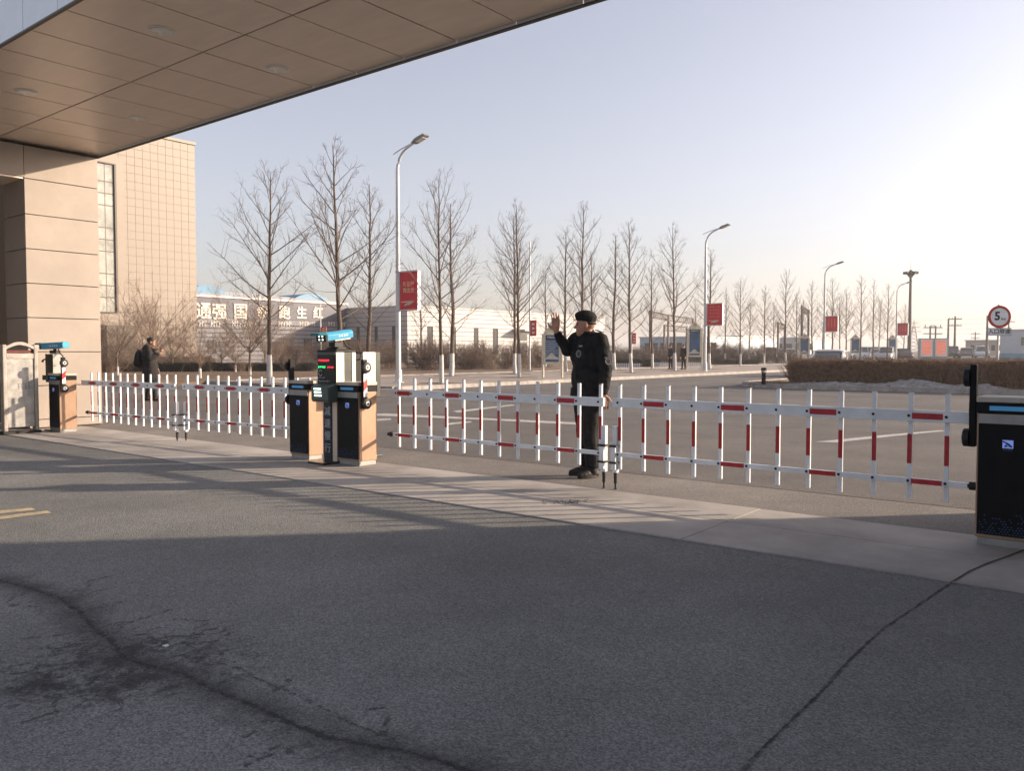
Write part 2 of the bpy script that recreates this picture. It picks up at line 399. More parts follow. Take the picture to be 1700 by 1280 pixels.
# road markings
def mark(name, pxs, m, label, z=.004):
    b = MB(); b.add([G(*p, z=z) for p in pxs], [tuple(range(len(pxs)))])
    o = b.build(name, m); tag(o, label, 'road marking', kind='structure'); return o
mark('road_marking', [(625, 687.0), (640, 686.5), (960, 701.5), (960, 705.0), (800, 697), (625, 690)], M_mark, 'thin white painted line on the road behind the left half of the fence arm')
mark('road_marking', [(1352, 733.5), (1390, 730), (1470, 722), (1560, 714.2), (1572, 715.2), (1480, 724.5), (1390, 734.5)], M_mark, 'white tapered painted streak on the road behind the right fence arm')
mark('road_marking', [(752, 682.5), (850, 671.5), (856, 673), (760, 685)], M_mark, 'short slanted white dash on the road')
mark('road_marking', [(740, 703), (780, 699), (784, 701.2), (745, 705.5)], M_mark, 'short worn white dash on the road')
mark('road_marking', [(622, 696), (648, 694.5), (650, 697), (622, 698.8)], M_mark, 'short white dash beside the middle cabinet')
mark('road_marking', [(-260, 873), (52, 843), (60, 846.5), (-260, 880)], M_yel, 'upper of two worn yellow stripes on the sunlit asphalt', z=-.0045)
mark('road_marking', [(-260, 889), (78, 848), (86, 851.5), (-260, 896)], M_yel, 'lower of two worn yellow stripes on the sunlit asphalt', z=-.0045)

# pavement with kerb along the left of the road, lawn behind
KX = -20.5
sheet('pavement', [(KX - .15, 19.5), (KX - .15, 170), (-31.0, 170), (-31.0, 19.0), (-24, 18.2)], .12, M_pave, 'pale paved walk with trees and lamps along the road', 'pavement', thick=.2)
sheet('lawn', [(-31.02, 16.2), (-31.02, 170), (-140, 170), (-140, 15.0)], .10, M_lawn, 'dry brown winter lawn in front of the buildings', 'lawn', thick=.2)
kerb = thing('kerb', (0, 0, 0), 0, 'row of pale kerb stones edging the paved walk', 'kerb'); kerb['kind'] = 'structure'
ks = MB().box((-.07, .006, -.05), (.07, .99, .14)).mesh('kerb_stone', M_kerb)
for i in range(120):
    link('kerb_stone', ks, kerb, (KX - .075, 19.6 + i, random.uniform(-.006, .006)), random.uniform(-.004, .004))
for i in range(11):
    a = math.atan2(-1.3, -3.45)
    link('kerb_stone', ks, kerb, (KX - .2 - i * .955, 19.45 - i * .06, 0), R(90 + 3.6))
for i in range(100):
    o = link('kerb_stone', ks, kerb, (-31.0, 20 + i, .015), 0)
# tree pits come with the trees
# traffic island
ISL = [(-13.3, 31.8), (-13.0, 30.6), (-12.2, 29.75), (-11.0, 29.35), (-9, 29.3), (30, 29.3), (30, 75), (-13.3, 75)]
isl = sheet('traffic_island', ISL, .13, M_lawn, 'raised kerbed island of dead grass with clipped hedge', 'ground', thick=.2)
ik = thing('island_kerb', (0, 0, 0), 0, 'grey kerb stones around the rounded end of the hedge island', 'kerb'); ik['kind'] = 'structure'
def stones_along(pts, parent, step=1.0):
    pts = [Vector((*p, 0)) for p in pts]; acc = [pts[0]]
    tot = []
    for a, b in zip(pts[:-1], pts[1:]):
        n = max(1, round((b - a).length / step))
        for k in range(n):
            p, q = a.lerp(b, k / n), a.lerp(b, (k + 1) / n); d = q - p
            s = MB().box((.004, -.07, -.05), (d.length - .004, .07, .16))
            s.build('kerb_stone', M_kerb, parent, p).rotation_euler = (0, 0, math.atan2(d.y, d.x))
stones_along([(-13.3, 45), (-13.3, 31.8), (-13.0, 30.6), (-12.2, 29.75), (-11.0, 29.35), (-9, 29.3), (4, 29.3)], ik)

# ================================================================== CANOPY, PILLARS, GATEHOUSE
YN, YF, ZS = 3.83, 6.985, 4.80
can = thing('gate_canopy', (0, 0, 0), 0, 'long flat gate canopy with brown panelled soffit and pale blue-grey fascia', 'canopy')
XJ0 = -7.24
x0 = XJ0 - 11 * .85 - .3
sp_n = MB().box((.010, .010, 0), (.840, 1.563, .025)).mesh('soffit_panel', M_soff)
sp_f = MB().box((.010, .010, 0), (.840, 1.58, .025)).mesh('soffit_panel', M_soff)
fp = MB().box((.006, 0, 0), (.844, .03, 1.5)).mesh('fascia_panel', M_fasc)
for i in range(-12, 17):
    x = XJ0 + i * .85
    link('soffit_panel', sp_n, can, (x, YN, ZS + random.uniform(-.001, .002)))
    link('soffit_panel', sp_f, can, (x, YN + 1.575, ZS + random.uniform(-.001, .002)))
    link('fascia_panel', fp, can, (x, YN - .035, ZS - .03))
    link('fascia_panel', fp, can, (x, YF + .012, ZS - .03))
XA, XB = XJ0 - 12 * .85, XJ0 + 17 * .85
MB().box((XA, YN, ZS + .03), (XB, YF, ZS + 1.42)).build('core', M_joint, can)
MB().box((XA, YN - .05, ZS + 1.475), (XB, YF + .06, ZS + 1.52)).build('roof', M_grey, can)
MB().box((XA, YN - .045, ZS - .05), (XB, YN - .003, ZS - .032)).build('drip_edge', M_frame, can)
MB().box((XA, YF + .002, ZS - .05), (XB, YF + .045, ZS - .032)).build('drip_edge', M_frame, can)
for (px, py) in [(267.6, 49.4), (460, 112.6), (42.6, 151.5), (228, 195)]:
    d = ray(px, py); t = (ZS - CAMH) / d.z
    o = MB().tube([(0, 0, -.018), (0, 0, .02)], [.115, .115], 24).build('downlight', M_lampglass, can, (d.x * t, d.y * t, ZS)); smooth_angle(o)
    MB().tube([(0, 0, -.008), (0, 0, .004)], [.14, .14], 24).build('trim_ring', M_lampglass, o)
# pillar
PX0 = -15.0; PN, PF = 5.78, 6.985; PW = .87
pil = thing('gate_pillar', (PX0 - PW / 2, (PN + PF) / 2, 0), 0, 'square gate pillar clad in beige panels, lit by the sun, carrying the canopy', 'pillar')
ox, oy = pil.location.x, pil.location.y
MB().box((-PW / 2 + .03, -(PF - PN) / 2 + .03, 0), (PW / 2 - .03, (PF - PN) / 2 - .03, ZS - .06)).build('core', M_joint, pil)
zj = [0.02, .16, .735, 1.31, 1.885, 2.46, 3.035, 3.61, 4.2, ZS - .055]
hx, hy = PW / 2, (PF - PN) / 2
for a, b in zip(zj[:-1], zj[1:]):
    for k, (p, q) in enumerate((((hx - .03, -hy, a), (hx, hy, b)), ((-hx + .0, -hy, a), (hx - .034, -hy + .03, b)), ((-hx, hy - .03, a), (hx - .034, hy, b)), ((-hx, -hy + .034, a), (-hx + .03, hy - .034, b)))):
        MB().box((p[0], p[1], a + .006), (q[0], q[1], b - .006)).build('panel', M_stone, pil, bevel=.003)
# portal beam running towards the street, second pillar, dark room behind
beam = thing('portal_beam', (PX0 - PW / 2, 4.8, 4.2), 0, 'beige panelled beam under the canopy beside the pillar', 'beam')
MB().box((-hx + .02, -.95, .02), (hx - .02, .97, .52)).build('core', M_joint, beam)
for a, b in ((-.955, .0), (.008, .972)):
    MB().box((hx - .018, a, .02), (hx, b, .54)).build('panel', M_stone, beam)
    MB().box((-hx, a, -.012), (hx - .02, b, .014)).build('panel', M_soff, beam)
p2 = thing('gate_pillar', (PX0 - PW / 2, 3.2, 0), 0, 'beige panelled gate pillar on the street side of the portal', 'pillar')
MB().box((-hx + .03, -.58, 0), (hx - .03, .6, ZS - .06)).build('core', M_joint, p2)
for a, b in zip(zj[:-1], zj[1:]):
    MB().box((hx - .03, -.6, a + .006), (hx, .62, b - .006)).build('panel', M_stone, p2)
    MB().box((-hx, -.62, a + .006), (hx - .034, -.59, b - .006)).build('panel', M_stone, p2)
    MB().box((-hx, .605, a + .006), (hx - .034, .635, b - .006)).build('panel', M_stone, p2)
rm = thing('gatehouse', (-17.5, 5.2, 0), 0, 'dark glazed room behind the beige pillar', 'building')
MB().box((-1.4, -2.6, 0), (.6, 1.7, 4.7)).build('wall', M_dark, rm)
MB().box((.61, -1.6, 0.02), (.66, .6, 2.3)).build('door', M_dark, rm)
# right gatehouse, which shades the foreground
gh = thing('gatehouse', (3.35, 6.2, 0), 0, 'beige panelled gatehouse carrying the street end of the canopy', 'building')
MB().box((-2.95, -2.97, 0), (2.95, 3.0, ZS - .06)).build('wall', M_joint, gh)
for a, b in zip(zj[:-1], zj[1:]):
    for k in range(6):
        ya = -3.0 + k * 1.005
        MB().box((-2.985, ya + .006, a + .006), (-2.952, ya + .999, b - .006)).build('panel', M_stone, gh)
        xa = -2.95 + k * .983
        MB().box((xa + .006, -3.005, a + .006), (xa + .977, -2.972, b - .006)).build('panel', M_stone, gh)
        MB().box((xa + .006, 3.002, a + .006), (xa + .977, 3.035, b - .006)).build('panel', M_stone, gh)
MB().box((-3.0, -2.2, .9), (-2.986, -.6, 2.1)).build('window', M_glass, gh)
MB().box((-3.0, .4, .05), (-2.986, 1.4, 2.15)).build('door', M_frame, gh)

# ================================================================== BUILDINGS
# tiled office block
TX, TY1, TH = -59.9, 35.4, 17.5
tb = thing('office_building', (TX, TY1, 0), 0, 'tall beige tiled building with a narrow full-height window strip', 'building')
MB().box((-26, -40, 0), (-.05, -.04, TH - .1)).build('wall', M_tile2, tb)
MB().box((-26.1, -40.1, TH - .1), (.08, .06, TH + .12)).build('parapet', M_tile, tb)
TW, TT = 0.60, 0.60
tile = MB().box((-.05, .010, .010), (-.022, TW - .010, TT - .010)).mesh('tile', M_tile)
yA, yB = TY1 - 0, None
def wy_of(px, x):    # y where column px meets the plane x
    t = (px - 850) / FPX; cyd = x / (CY_ * t - SY_); return SY_ * t * cyd + CY_ * cyd, cyd
wy0, wd0 = wy_of(163, TX); wy1, wd1 = wy_of(196, TX)
wz1, wz0 = ztop(277, wd1), ztop(519, wd1)
cnt = 0; rest = MB()
ncol = int(28 / TW)
for c in range(ncol):
    for r in range(int((TH - .1) / TT)):
        y = -TW * (c + 1); z = r * TT
        yw = TY1 + y
        if yw + TW > wy0 - .05 and yw < wy1 + .05 and z + TT > wz0 - .05 and z < wz1 + .05:
            continue
        if c < 16 and z > 6.0 and cnt < 298:
            link('tile', tile, tb, (0, y, z)); cnt += 1
        else:
            rest.box((-.05, y + .010, z + .010), (-.022, y + TW - .010, z + TT - .010))
tag(rest.build('facade_tiles', M_tile, tb), kind='stuff')
# window strip: dark surround, panes
y0l, y1l = wy0 - TY1, wy1 - TY1
# jambs fill the ragged tile edges
MB().box((-.045, y0l - .9, wz0 - .6), (-.012, y0l - .02, wz1 + .6)).build('surround', M_tile, tb)
MB().box((-.045, y1l + .02, wz0 - .6), (-.012, y1l + .7, wz1 + .6)).build('surround', M_tile, tb)
MB().box((-.045, y0l - .02, wz1 + .02), (-.012, y1l + .02, wz1 + .6)).build('surround', M_tile, tb)
MB().box((-.045, y0l - .02, wz0 - .6), (-.012, y1l + .02, wz0 - .02)).build('surround', M_tile, tb)
wf = MB().box((-.08, y0l, wz0), (-.03, y1l, wz1)).build('window', M_frame, tb)
ymid = (y0l + y1l) / 2; fr = [0, .12, .2, .28, .43, .51, .59, .74, .82, .9, 1.0]
for k in range(10):
    za = wz1 - (wz1 - wz0) * fr[k + 1]; zb = wz1 - (wz1 - wz0) * fr[k]
    for (ya, yb) in ((y0l + .1, ymid), (ymid, y1l - .1)):
        MB().box((-.032, ya + .03, za + .04), (-.022, yb - .03, zb - .04)).build('pane', M_glassrefl if k < 6 else M_glassrefl, wf)
MB().box((-.03, y0l - .08, wz0 - .06), (.10, y0l + .05, wz1 + .08)).build('frame', M_frame, wf)
MB().box((-.03, y1l - .05, wz0 - .06), (.10, y1l + .08, wz1 + .08)).build('frame', M_frame, wf)
MB().box((-.03, y0l + .05, wz1), (.10, y1l - .05, wz1 + .08)).build('frame', M_frame, wf)
MB().box((-.03, y0l + .05, wz0 - .06), (.10, y1l - .05, wz0)).build('frame', M_frame, wf)
ent = MB().box((-.01, wy_of(165, TX)[0] - TY1, ztop(598, wd0)), (1.2, wy_of(214, TX)[0] - TY1, ztop(540, wd0))).build('entrance_porch', M_frame, tb)

# white low building with dark slit windows
WX, WY, WH = -68.7, 66.7, 6.6
wb = thing('low_white_building', (WX, WY, 0), 0, 'long low white panelled building with dark narrow windows', 'building')
LEN = 42
MB().box((-14, .05, 0), (-.05, LEN, WH - .05)).build('wall', M_cladj, wb)
MB().box((-14.1, -.1, WH - .05), (.12, LEN + .1, WH + .12)).build('parapet', M_clad, wb)
rows = 12; rh = (WH - .05) / rows
wins = [(3.2, 1.0), (7.2, 1.0), (11.5, .9), (15.2, 1.1), (26.2, 1.2), (30.2, 1.2), (34.4, 1.2), (38, 1.0)]
for r in range(rows):
    z0, z1 = r * rh + .028, (r + 1) * rh - .028
    lo = 0.6
    if r in (2, 3, 4, 5, 6, 7):
        segs = []; y = .0
        for (wy_, ww) in wins: segs.append((y, wy_)); y = wy_ + ww
        segs.append((y, LEN))
        if 3 <= r <= 6:
            pass
    else: segs = [(0.0, LEN)]
    for a, b in segs: MB().box((-.05, a + .0, z0), (0, b, z1)).build('cladding_panel', M_clad, wb)
    sg = [(-11, -8.8), (-8.2, -5.6), (-5.0, -2.6), (-2.0, -.052)] if r in (2, 3, 4, 5, 6, 7) else [(-11, -.052)]
    for a, b in sg: MB().box((a, 0, z0), (b, .05, z1)).build('cladding_panel', M_clad, wb)
for (wy_, ww) in wins:
    w = MB().box((-.14, wy_ + .04, 2 * rh + .05), (-.052, wy_ + ww - .04, 8 * rh - .05)).build('window', M_glass, wb)
    MB().box((-.052, wy_ + ww * .5 - .03, 2 * rh + .05), (-.03, wy_ + ww * .5 + .03, 8 * rh - .05)).build('mullion', M_frame, w)
for a, b in ((-8.8, -8.2), (-5.6, -5.0), (-2.6, -2.0)):
    MB().box((a + .03, .052, 2 * rh + .05), (b - .03, .14, 8 * rh - .05)).build('window', M_glass, wb)
por = MB().box((.0, 19.2, 4.1), (2.2, 23.4, 4.35)).build('entrance_canopy', M_clad, wb)
MB().box((.01, 20.2, 0.1), (.06, 22.4, 2.6)).build('door', M_glass, wb)
MB().box((.01, 20.2, 2.9), (.06, 22.4, 4.0)).build('window', M_glass, wb)

# factory hall with lettered band
FX = -79.3; FY1 = 66.6; FY0 = 30.0
fb = thing('factory_hall', (FX, FY1, 0), 0, 'grey factory hall with a lettered band, white roof and blue curved roof vents', 'building')
MB().box((-40, FY0 - FY1, 0), (-.06, 0, 7.0)).build('wall', M_cladj, fb)
for r in range(9):
    MB().box((-.06, FY0 - FY1, r * .48 + .05), (0, -.02, (r + 1) * .48 - .05)).build('cladding_panel', M_cladg, fb)
MB().box((-.06, FY0 - FY1, 4.38), (.06, -.02, 4.95)).build('cladding_panel', M_cladg, fb)
MB().box((-.06, FY0 - FY1, 4.98), (.10, -.02, 7.05)).build('sign_band', mat('sign_band_grey', (0.082, 0.084, 0.112), .5, 0, .06, .5), fb)
# roof: white, rising to a ridge
rf = MB(); prof = [(.25, 7.08), (.25, 7.3), (-6, 8.1), (-20, 9.4), (-40, 8.0), (-40, 7.08)]
rf.prism(prof, 'y', FY0 - FY1, .2).build('roof', M_roofw, fb)
def arch_vent(yc, w, hgt, x, ln, zb):
    b = MB(); n = 12
    poly = [(yc - w / 2 + w * i / n, zb + hgt * math.sin(math.pi * (i / n)) ** .8) for i in range(n + 1)]
    b.prism(poly, 'x', x - ln, x); return b
ya, da = wy_of(350, FX - 4); yb, db = wy_of(520, FX - 4)
arch_vent(wy_of(346, FX - 4)[0] - FY1, 5.2, 0.95, -4, 22, 7.75).build('roof_vent', M_bluer, fb)
arch_vent(wy_of(520, FX - 4)[0] - FY1, 5.5, 0.8, -4, 22, 7.75).build('roof_vent', M_bluer, fb)
for (px, ch, py, sz) in [(338, '通', 518, 1.8), (364.5, '强', 519.5, 1.8), (399.5, '国', 519, 1.8), (436, '领', 520, 1.6), (472, '跑', 520.5, 1.6), (500.5, '生', 521, 1.5), (527.5, '红', 521, 1.45)]:
    y_, d_ = wy_of(px, FX)
    o = put_text('lettering', ch, sz, M_cream, fb, (.14, y_ - FY1, ztop(py, d_)), R(90), ext=.03, off=.035)
for (pa, pb) in [(331, 344), (350, 372), (385, 430), (462, 484), (497, 514), (518, 524), (545, 558), (565, 576)]:
    ya_, d_ = wy_of(pa, FX); yb_, _ = wy_of(pb, FX); zc = ztop(537, d_); n = max(2, int((pb - pa) / 4))
    for k in range(n):
        a = ya_ + (yb_ - ya_) * k / n; w_ = (yb_ - ya_) / n
        b = MB().box((.062, a - FY1 + .06, zc - .30), (.09, a - FY1 + w_ * .35, zc + .28)).box((.0625, a - FY1 + w_ * .36, zc - .05 + .12 * (k % 3)), (.0905, a - FY1 + w_ * .9, zc + .06 + .1 * (k % 3)))
        b.build('lettering', M_cream, fb)
for (pa, pb, p0, p1) in [(476, 488, 563, 590), (505, 511, 562, 585), (512, 518, 562, 585), (352, 360, 564, 588), (345, 350, 564, 588)]:
    ya_, d_ = wy_of(pa, FX); yb_, _ = wy_of(pb, FX)
    w = MB().box((-.02, ya_ - FY1, max(.3, ztop(p1, d_))), (.03, yb_ - FY1, ztop(p0, d_))).build('window', M_glass, fb)
    MB().box((.031, (ya_ + yb_) / 2 - FY1 - .04, max(.3, ztop(p1, d_))), (.05, (ya_ + yb_) / 2 - FY1 + .04, ztop(p0, d_))).build('mullion', M_frame, w)

def sbox(name, px0, px1, ptop, depth, thick, m, label, cat, parts=None, group=None):
    'far building: spans two picture columns at a depth, its front parallel to the gate line'
    a = D(px0, depth); x0 = a.x; yw = a.y
    t = (px1 - 850) / FPX; cyd = yw / (SY_ * t + CY_); x1 = c2w(t * cyd, cyd)[0]
    h = ztop(ptop, depth) - zg(yw)
    e = thing(name, (x0, yw, zg(yw)), 0, label, cat, group)
    MB().box((0, 0, 0), (x1 - x0, thick, h)).build('wall', m, e)
    MB().box((-.2, -.2, h), (x1 - x0 + .2, thick + .2, h + .18)).build('roof', M_roofw, e)
    return e, x1 - x0, h
M_farblue = mat('pale_blue_wall', (0.42, 0.49, 0.55), 0.6, 0, 0.08, .3)
M_farbeige = mat('beige_wall', (0.42, 0.37, 0.33), 0.7, 0, 0.1, .3)
M_teal = mat('teal_paint', (0.05, 0.27, 0.36), 0.6, 0, 0.1, 1)
e, w, h = sbox('blue_workshop', 1659, 1790, 549, 118, 14, M_farblue, 'pale blue workshop with teal base and square windows beside the speed sign', 'building')
MB().box((-.04, -.06, 0), (w + .04, -.005, .75)).build('plinth', M_teal, e)
for k, a in enumerate((2.6, 3.75, 4.9, 6.1)):
    MB().box((a, -.05, 1.9), (a + .75, -.004, 3.0)).build('window', M_glass, e)
e, w, h = sbox('beige_building', 1602, 1658, 566, 150, 6, M_farbeige, 'low beige building behind the parked white SUV', 'building')
for k in range(5): MB().box((.8 + k * 1.1, -.05, .9), (1.4 + k * 1.1, -.004, 1.9)).build('window', M_glass, e)
e, w, h = sbox('far_workshop', 1062, 1178, 561, 150, 20, M_farblue, 'long pale blue workshop far behind the steel frames', 'building')
for k in range(9): MB().box((1 + k * 1.6, -.05, 1.0), (2.0 + k * 1.6, -.004, 2.6)).build('window', M_glass, e)
e, w, h = sbox('far_workshop', 1182, 1232, 559, 170, 20, M_farblue, 'square grey-blue shed beyond the car park', 'building')
for k in range(4): MB().box((.8 + k * 1.7, -.05, 1.0), (1.9 + k * 1.7, -.004, 3.0)).build('window', M_glass, e)
e, w, h = sbox('far_workshop', 1234, 1330, 562, 190, 20, M_clad, 'long pale cream shed at the end of the car park', 'building')
for k in range(7): MB().box((1 + k * 2.2, -.05, 1.0), (2.4 + k * 2.2, -.004, 2.4)).build('window', M_glass, e)
# far low hill line
hb = MB(); n = 60
for ring in range(2):
    for i in range(n + 1):
        a = R(-75 + 110 * i / n) + 0; rr = 1500 + ring * 260
        hgt = 6 + ring * (9 + 7 * math.sin(i * .53) + 5 * math.sin(i * 1.31 + 1))
        hb.v.append((math.sin(a) * rr, math.cos(a) * rr, hgt if ring else -3))
for i in range(n): hb.f.append((i, i + 1, n + 2 + i, n + 1 + i)); hb.m.append(0)
tag(hb.build('hills', mat('far_hill', (0.16, 0.15, 0.15), 0.95, 0, 0.1, .02)), 'low grey hill line on the horizon', 'hills', kind='structure')

# ================================================================== BARRIERS
PIC_Z0, PIC_Z1 = .197, .992
def barrier(loc, s, label, reds, arm_y, dz=0.0, arm_rot=0.0, n=12, first=.24, pitch=.252, H=.955):
    '''cabinet with a picket-fence arm; s=+1 arm points to +X (cabinet on -X), s=-1 mirrored. origin: front bottom corner on the arm side'''
    t = thing('barrier_gate', loc, 0, label, 'barrier', 'picket-arm barrier gates across the gateway')
    W, DP = .37, .27
    cbn = MB().box((0, 0, .05), (-s * W, DP, H - .11)).build('cabinet', M_champ, t, bevel=.006)
    MB().box((-s * .012, .012, 0), (-s * (W - .012), DP - .012, .05)).build('plinth', M_grey, cbn)
    MB().box((-s * .012, -.014, .075), (-s * (W - .012), -.001, H - .18)).build('front_panel', M_black, cbn, bevel=.005)
    # faint blue mesh print low on the panel
    hx_ = MB()
    for r in range(9):
        for c in range(int(16)):
            if random.random() < (1 - r / 9) ** 1.3:
                xx = -s * (.03 + c * .0195 + (.0097 if r % 2 else 0)); zz = .09 + r * .0165
                hx_.add([(xx - .007, -.0155, zz), (xx, -.0155, zz - .006), (xx + .007, -.0155, zz), (xx, -.0155, zz + .006)], [(0, 1, 2, 3)])
    tag(hx_.build('printed_pattern', mat('blue_print', (0.012, 0.05, 0.13), 0.4), cbn), kind='stuff')
    MB().box((s * .004, -.016, H - .11), (-s * (W + .004), DP + .006, H - .04)).build('lid', M_black, cbn, bevel=.006)
    MB().box((s * .004, -.016, H - .038), (-s * (W + .004), DP + .006, H + .0)).build('lid_top', mat('lid_grey', (0.46, 0.42, 0.36), 0.5, .2, .08, 8), cbn, bevel=.006)
    MB().box((-s * .01, -.012, H - .178), (-s * (W - .01), -.002, H - .115)).build('trim_strip', M_grey, cbn)
    MB().box((-s * (W / 2 - .11), -.021, H - .09), (-s * (W / 2 + .11), -.0165, H - .06)).build('light_strip', M_bluelens, cbn)
    # square logo badge: pale blue field, dark swoosh roof shape, tiny marks below
    lx, lz = -s * W * .5, .69
    lg = MB().box((lx - .031, -.0175, lz - .027), (lx + .031, -.0145, lz + .027)).build('logo_badge', mat('logo_blue', (0.18, 0.27, 0.62), 0.4, emit=(.22, .32, .8), estr=.25), cbn)
    sw = MB(); dark = mat('logo_dark', (0.01, 0.016, 0.08), 0.4)
    for pts, w_ in (([(-.03, .018), (-.008, .008), (.012, -.004), (.024, -.018)], .0045), ([(-.018, -.018), (-.008, -.004), (0, .002), (.008, -.006)], .004), ([(-.018, -.018), (.004, -.012), (.022, -.018)], .003)):
        for a, b in zip(pts[:-1], pts[1:]):
            d = Vector((b[0] - a[0], 0, b[1] - a[1])); nn = Vector((-d.z, 0, d.x)).normalized() * w_
            A = Vector((lx + a[0], -.0185, lz + a[1])); B = Vector((lx + b[0], -.0185, lz + b[1]))
            sw.add([A - nn, B - nn, B + nn, A + nn], [(0, 1, 2, 3)])
    sw.build('logo_mark', dark, cbn)
    tm = MB()
    for k in range(4): tm.box((lx - .026 + k * .0145, -.016, lz - .042), (lx - .018 + k * .0145, -.0146, lz - .034))
    tm.build('small_lettering', mat('dim_print', (0.10, 0.10, 0.14), 0.5), cbn)
    # arm mount: black bar with two round knobs and a red and white sticker
    br = MB().box((s * .012, .02, .655), (s * .052, .085, 1.215)).build('arm_mount', M_black, t, bevel=.006)
    for zz in (1.125, .715):
        kb = MB().tube([(s * .052, .052, zz), (s * .085, .052, zz), (s * .092, .052, zz)], [.062, .062, .05], 20).build('knob', M_rub, br); smooth_angle(kb)
        MB().tube([(s * .0905, .052, zz), (s * .096, .052, zz)], [.03, .028], 16).build('knob_ring', M_galv, br)
        MB().tube([(s * .095, .052, zz), (s * .1, .052, zz)], [.014, .012], 12).build('bolt', M_rub, br)
    st = MB()
    st.add([(s * .0535, .026, .79), (s * .0535, .079, .79), (s * .0535, .079, 1.055), (s * .0535, .026, 1.055)], [(0, 1, 2, 3)])
    st.build('reflective_sticker', M_white, br)
    st = MB(); st.add([(s * .0545, .026, .855), (s * .0545, .079, .90), (s * .0545, .079, 1.0), (s * .0545, .026, .955)], [(0, 1, 2, 3)])
    st.build('red_band', M_red, br)
    # fence arm
    arm = bpy.data.objects.new('fence_arm', None); COL.objects.link(arm); arm.parent = t; arm.location = (0, arm_y, dz); arm.rotation_euler = (0, 0, arm_rot)
    L_ = first + pitch * (n - 1) + .055
    MB().box((-s * .1, -.02, .783), (s * L_, .02, .868)).build('top_rail', M_white, arm, bevel=.004)
    MB().box((s * .10, -.014, .318), (s * L_, .014, .358)).build('bottom_rail', M_white, arm, bevel=.003)
    hg = MB().tube([(s * .02, 0, .338), (s * .11, 0, .338)], [.02, .02], 10).build('hinge', M_rub, arm); smooth_angle(hg)
    MB().tube([(s * .06, 0, .338), (s * .10, 0, .338)], [.03, .03], 12).build('hinge_collar', M_rub, arm)
    pm = MB().box((-.0155, -.016, PIC_Z0), (.0155, .006, PIC_Z1)).mesh('picket', M_white)
    rm_ = MB().box((-.0160, -.0185, .464), (.0160, -.0165, .686)).mesh('red_band', M_red)
    bm_ = MB().tube([(0, -.0215, 0), (0, -.029, 0)], [.011, .009], 10).mesh('bolt', M_rub)
    for k in range(n):
        x = s * (first + pitch * k)
        pk = link('picket', pm, arm, (x, .037, random.uniform(-.004, .004)), random.uniform(-.02, .02)); pk.rotation_euler = (0, random.uniform(-.006, .006), 0)
        # bolts and red pieces hang on the arm; the limit is three levels so they stay beside the pickets
        rb_ = link('red_band', rm_, arm, (x, .037, 0), 0)
        link('bolt', bm_, arm, (x, 0, .826)); 
        link('bolt', bm_, arm, (x, .006, .338))
        MB().box((-.015, -.0155, PIC_Z1), (.015, .0055, PIC_Z1 + .006)).build('picket_cap', M_grey, arm, (x, .037, 0))
    for k in reds:
        xa, xb = s * (first + pitch * k + .022), s * (first + pitch * (k + 1) - .022)
        MB().box((xa, -.0225, .803), (xb, -.0205, .848)).build('reflector', M_red, arm)
        MB().box((xa, -.0165, .32), (xb, -.0145, .356)).build('reflector', M_red, arm)
    # prop leg at the free end
    lx_ = s * (L_ - .012)
    lg_ = MB().box((lx_ - .024, .0, .16), (lx_ + .024, .045, .60)).box((lx_ - .0239, -.03, .19), (lx_ + .0241, -.001, .42)).build('prop_leg', M_white, arm, bevel=.003)
    for zz in (.25, .405):
        MB().box((lx_ - .04, -.04, zz), (lx_ + .04, .055, zz + .018)).build('clamp', M_rub, arm)
    MB().tube([(lx_, .02, .165), (lx_, .02, .06), (lx_, .02, .055), (lx_, .02, .012), (lx_, .02, .010), (lx_, .02, .003)], [.018, .016, .009, .009, .016, .017], 10).build('rubber_foot', M_rub, arm)
    return t
barrier((-7.21, 6.235, 0.004), 1, 'barrier gate on the middle island with its arm towards the guard', (0, 3, 6, 9), .43, first=.17)
barrier((-1.03, 6.30, 0.004), -1, 'large black barrier cabinet with picket arm at the right-hand gatehouse', (0, 3, 6, 9), .37, first=.255, H=1.0)
barrier((-8.47, 6.22, 0.004), -1, 'barrier gate on the middle island with its arm towards the beige pillar', (0, 3, 6, 9), .41, dz=-.03, arm_rot=R(3.4), first=.17, pitch=.240)
barrier((-14.04, 5.86, 0.004), 1, 'barrier gate standing in front of the beige pillar', (0, 3, 6, 9), .41, dz=-.03, arm_rot=R(2.0), first=.15, pitch=.2236)

# ---------------------------------------------------------------- plate-reading kiosks and cameras
M_kiosk = mat('kiosk_dark', (0.028, 0.038, 0.036), 0.35, 0.2, .15, 6)
M_kiosk2 = mat('kiosk_green_grey', (0.075, 0.105, 0.095), 0.4, 0.2, .1, 6)
M_screen = mat('display_glass', (0.014, 0.016, 0.016), 0.12, 0, .2, 4)
M_ledr = mat('red_led', (0.5, 0.02, 0.03), 0.5, emit=(1.0, 0.03, 0.06), estr=1.2)
M_ledg = mat('green_led', (0.02, 0.5, 0.12), 0.5, emit=(0.05, 1.0, 0.25), estr=1.0)
M_ledw = mat('white_led', (0.7, 0.75, 0.7), 0.5, emit=(0.75, 0.95, 0.8), estr=1.1)
M_palestrip = mat('champagne_pale', (0.62, 0.52, 0.42), 0.42, 0.2, .05, 9)
M_camblue = mat('camera_blue', (0.045, 0.30, 0.50), 0.35, 0, .06, 10)
M_teal2 = mat('camera_teal', (0.02, 0.16, 0.20), 0.35)
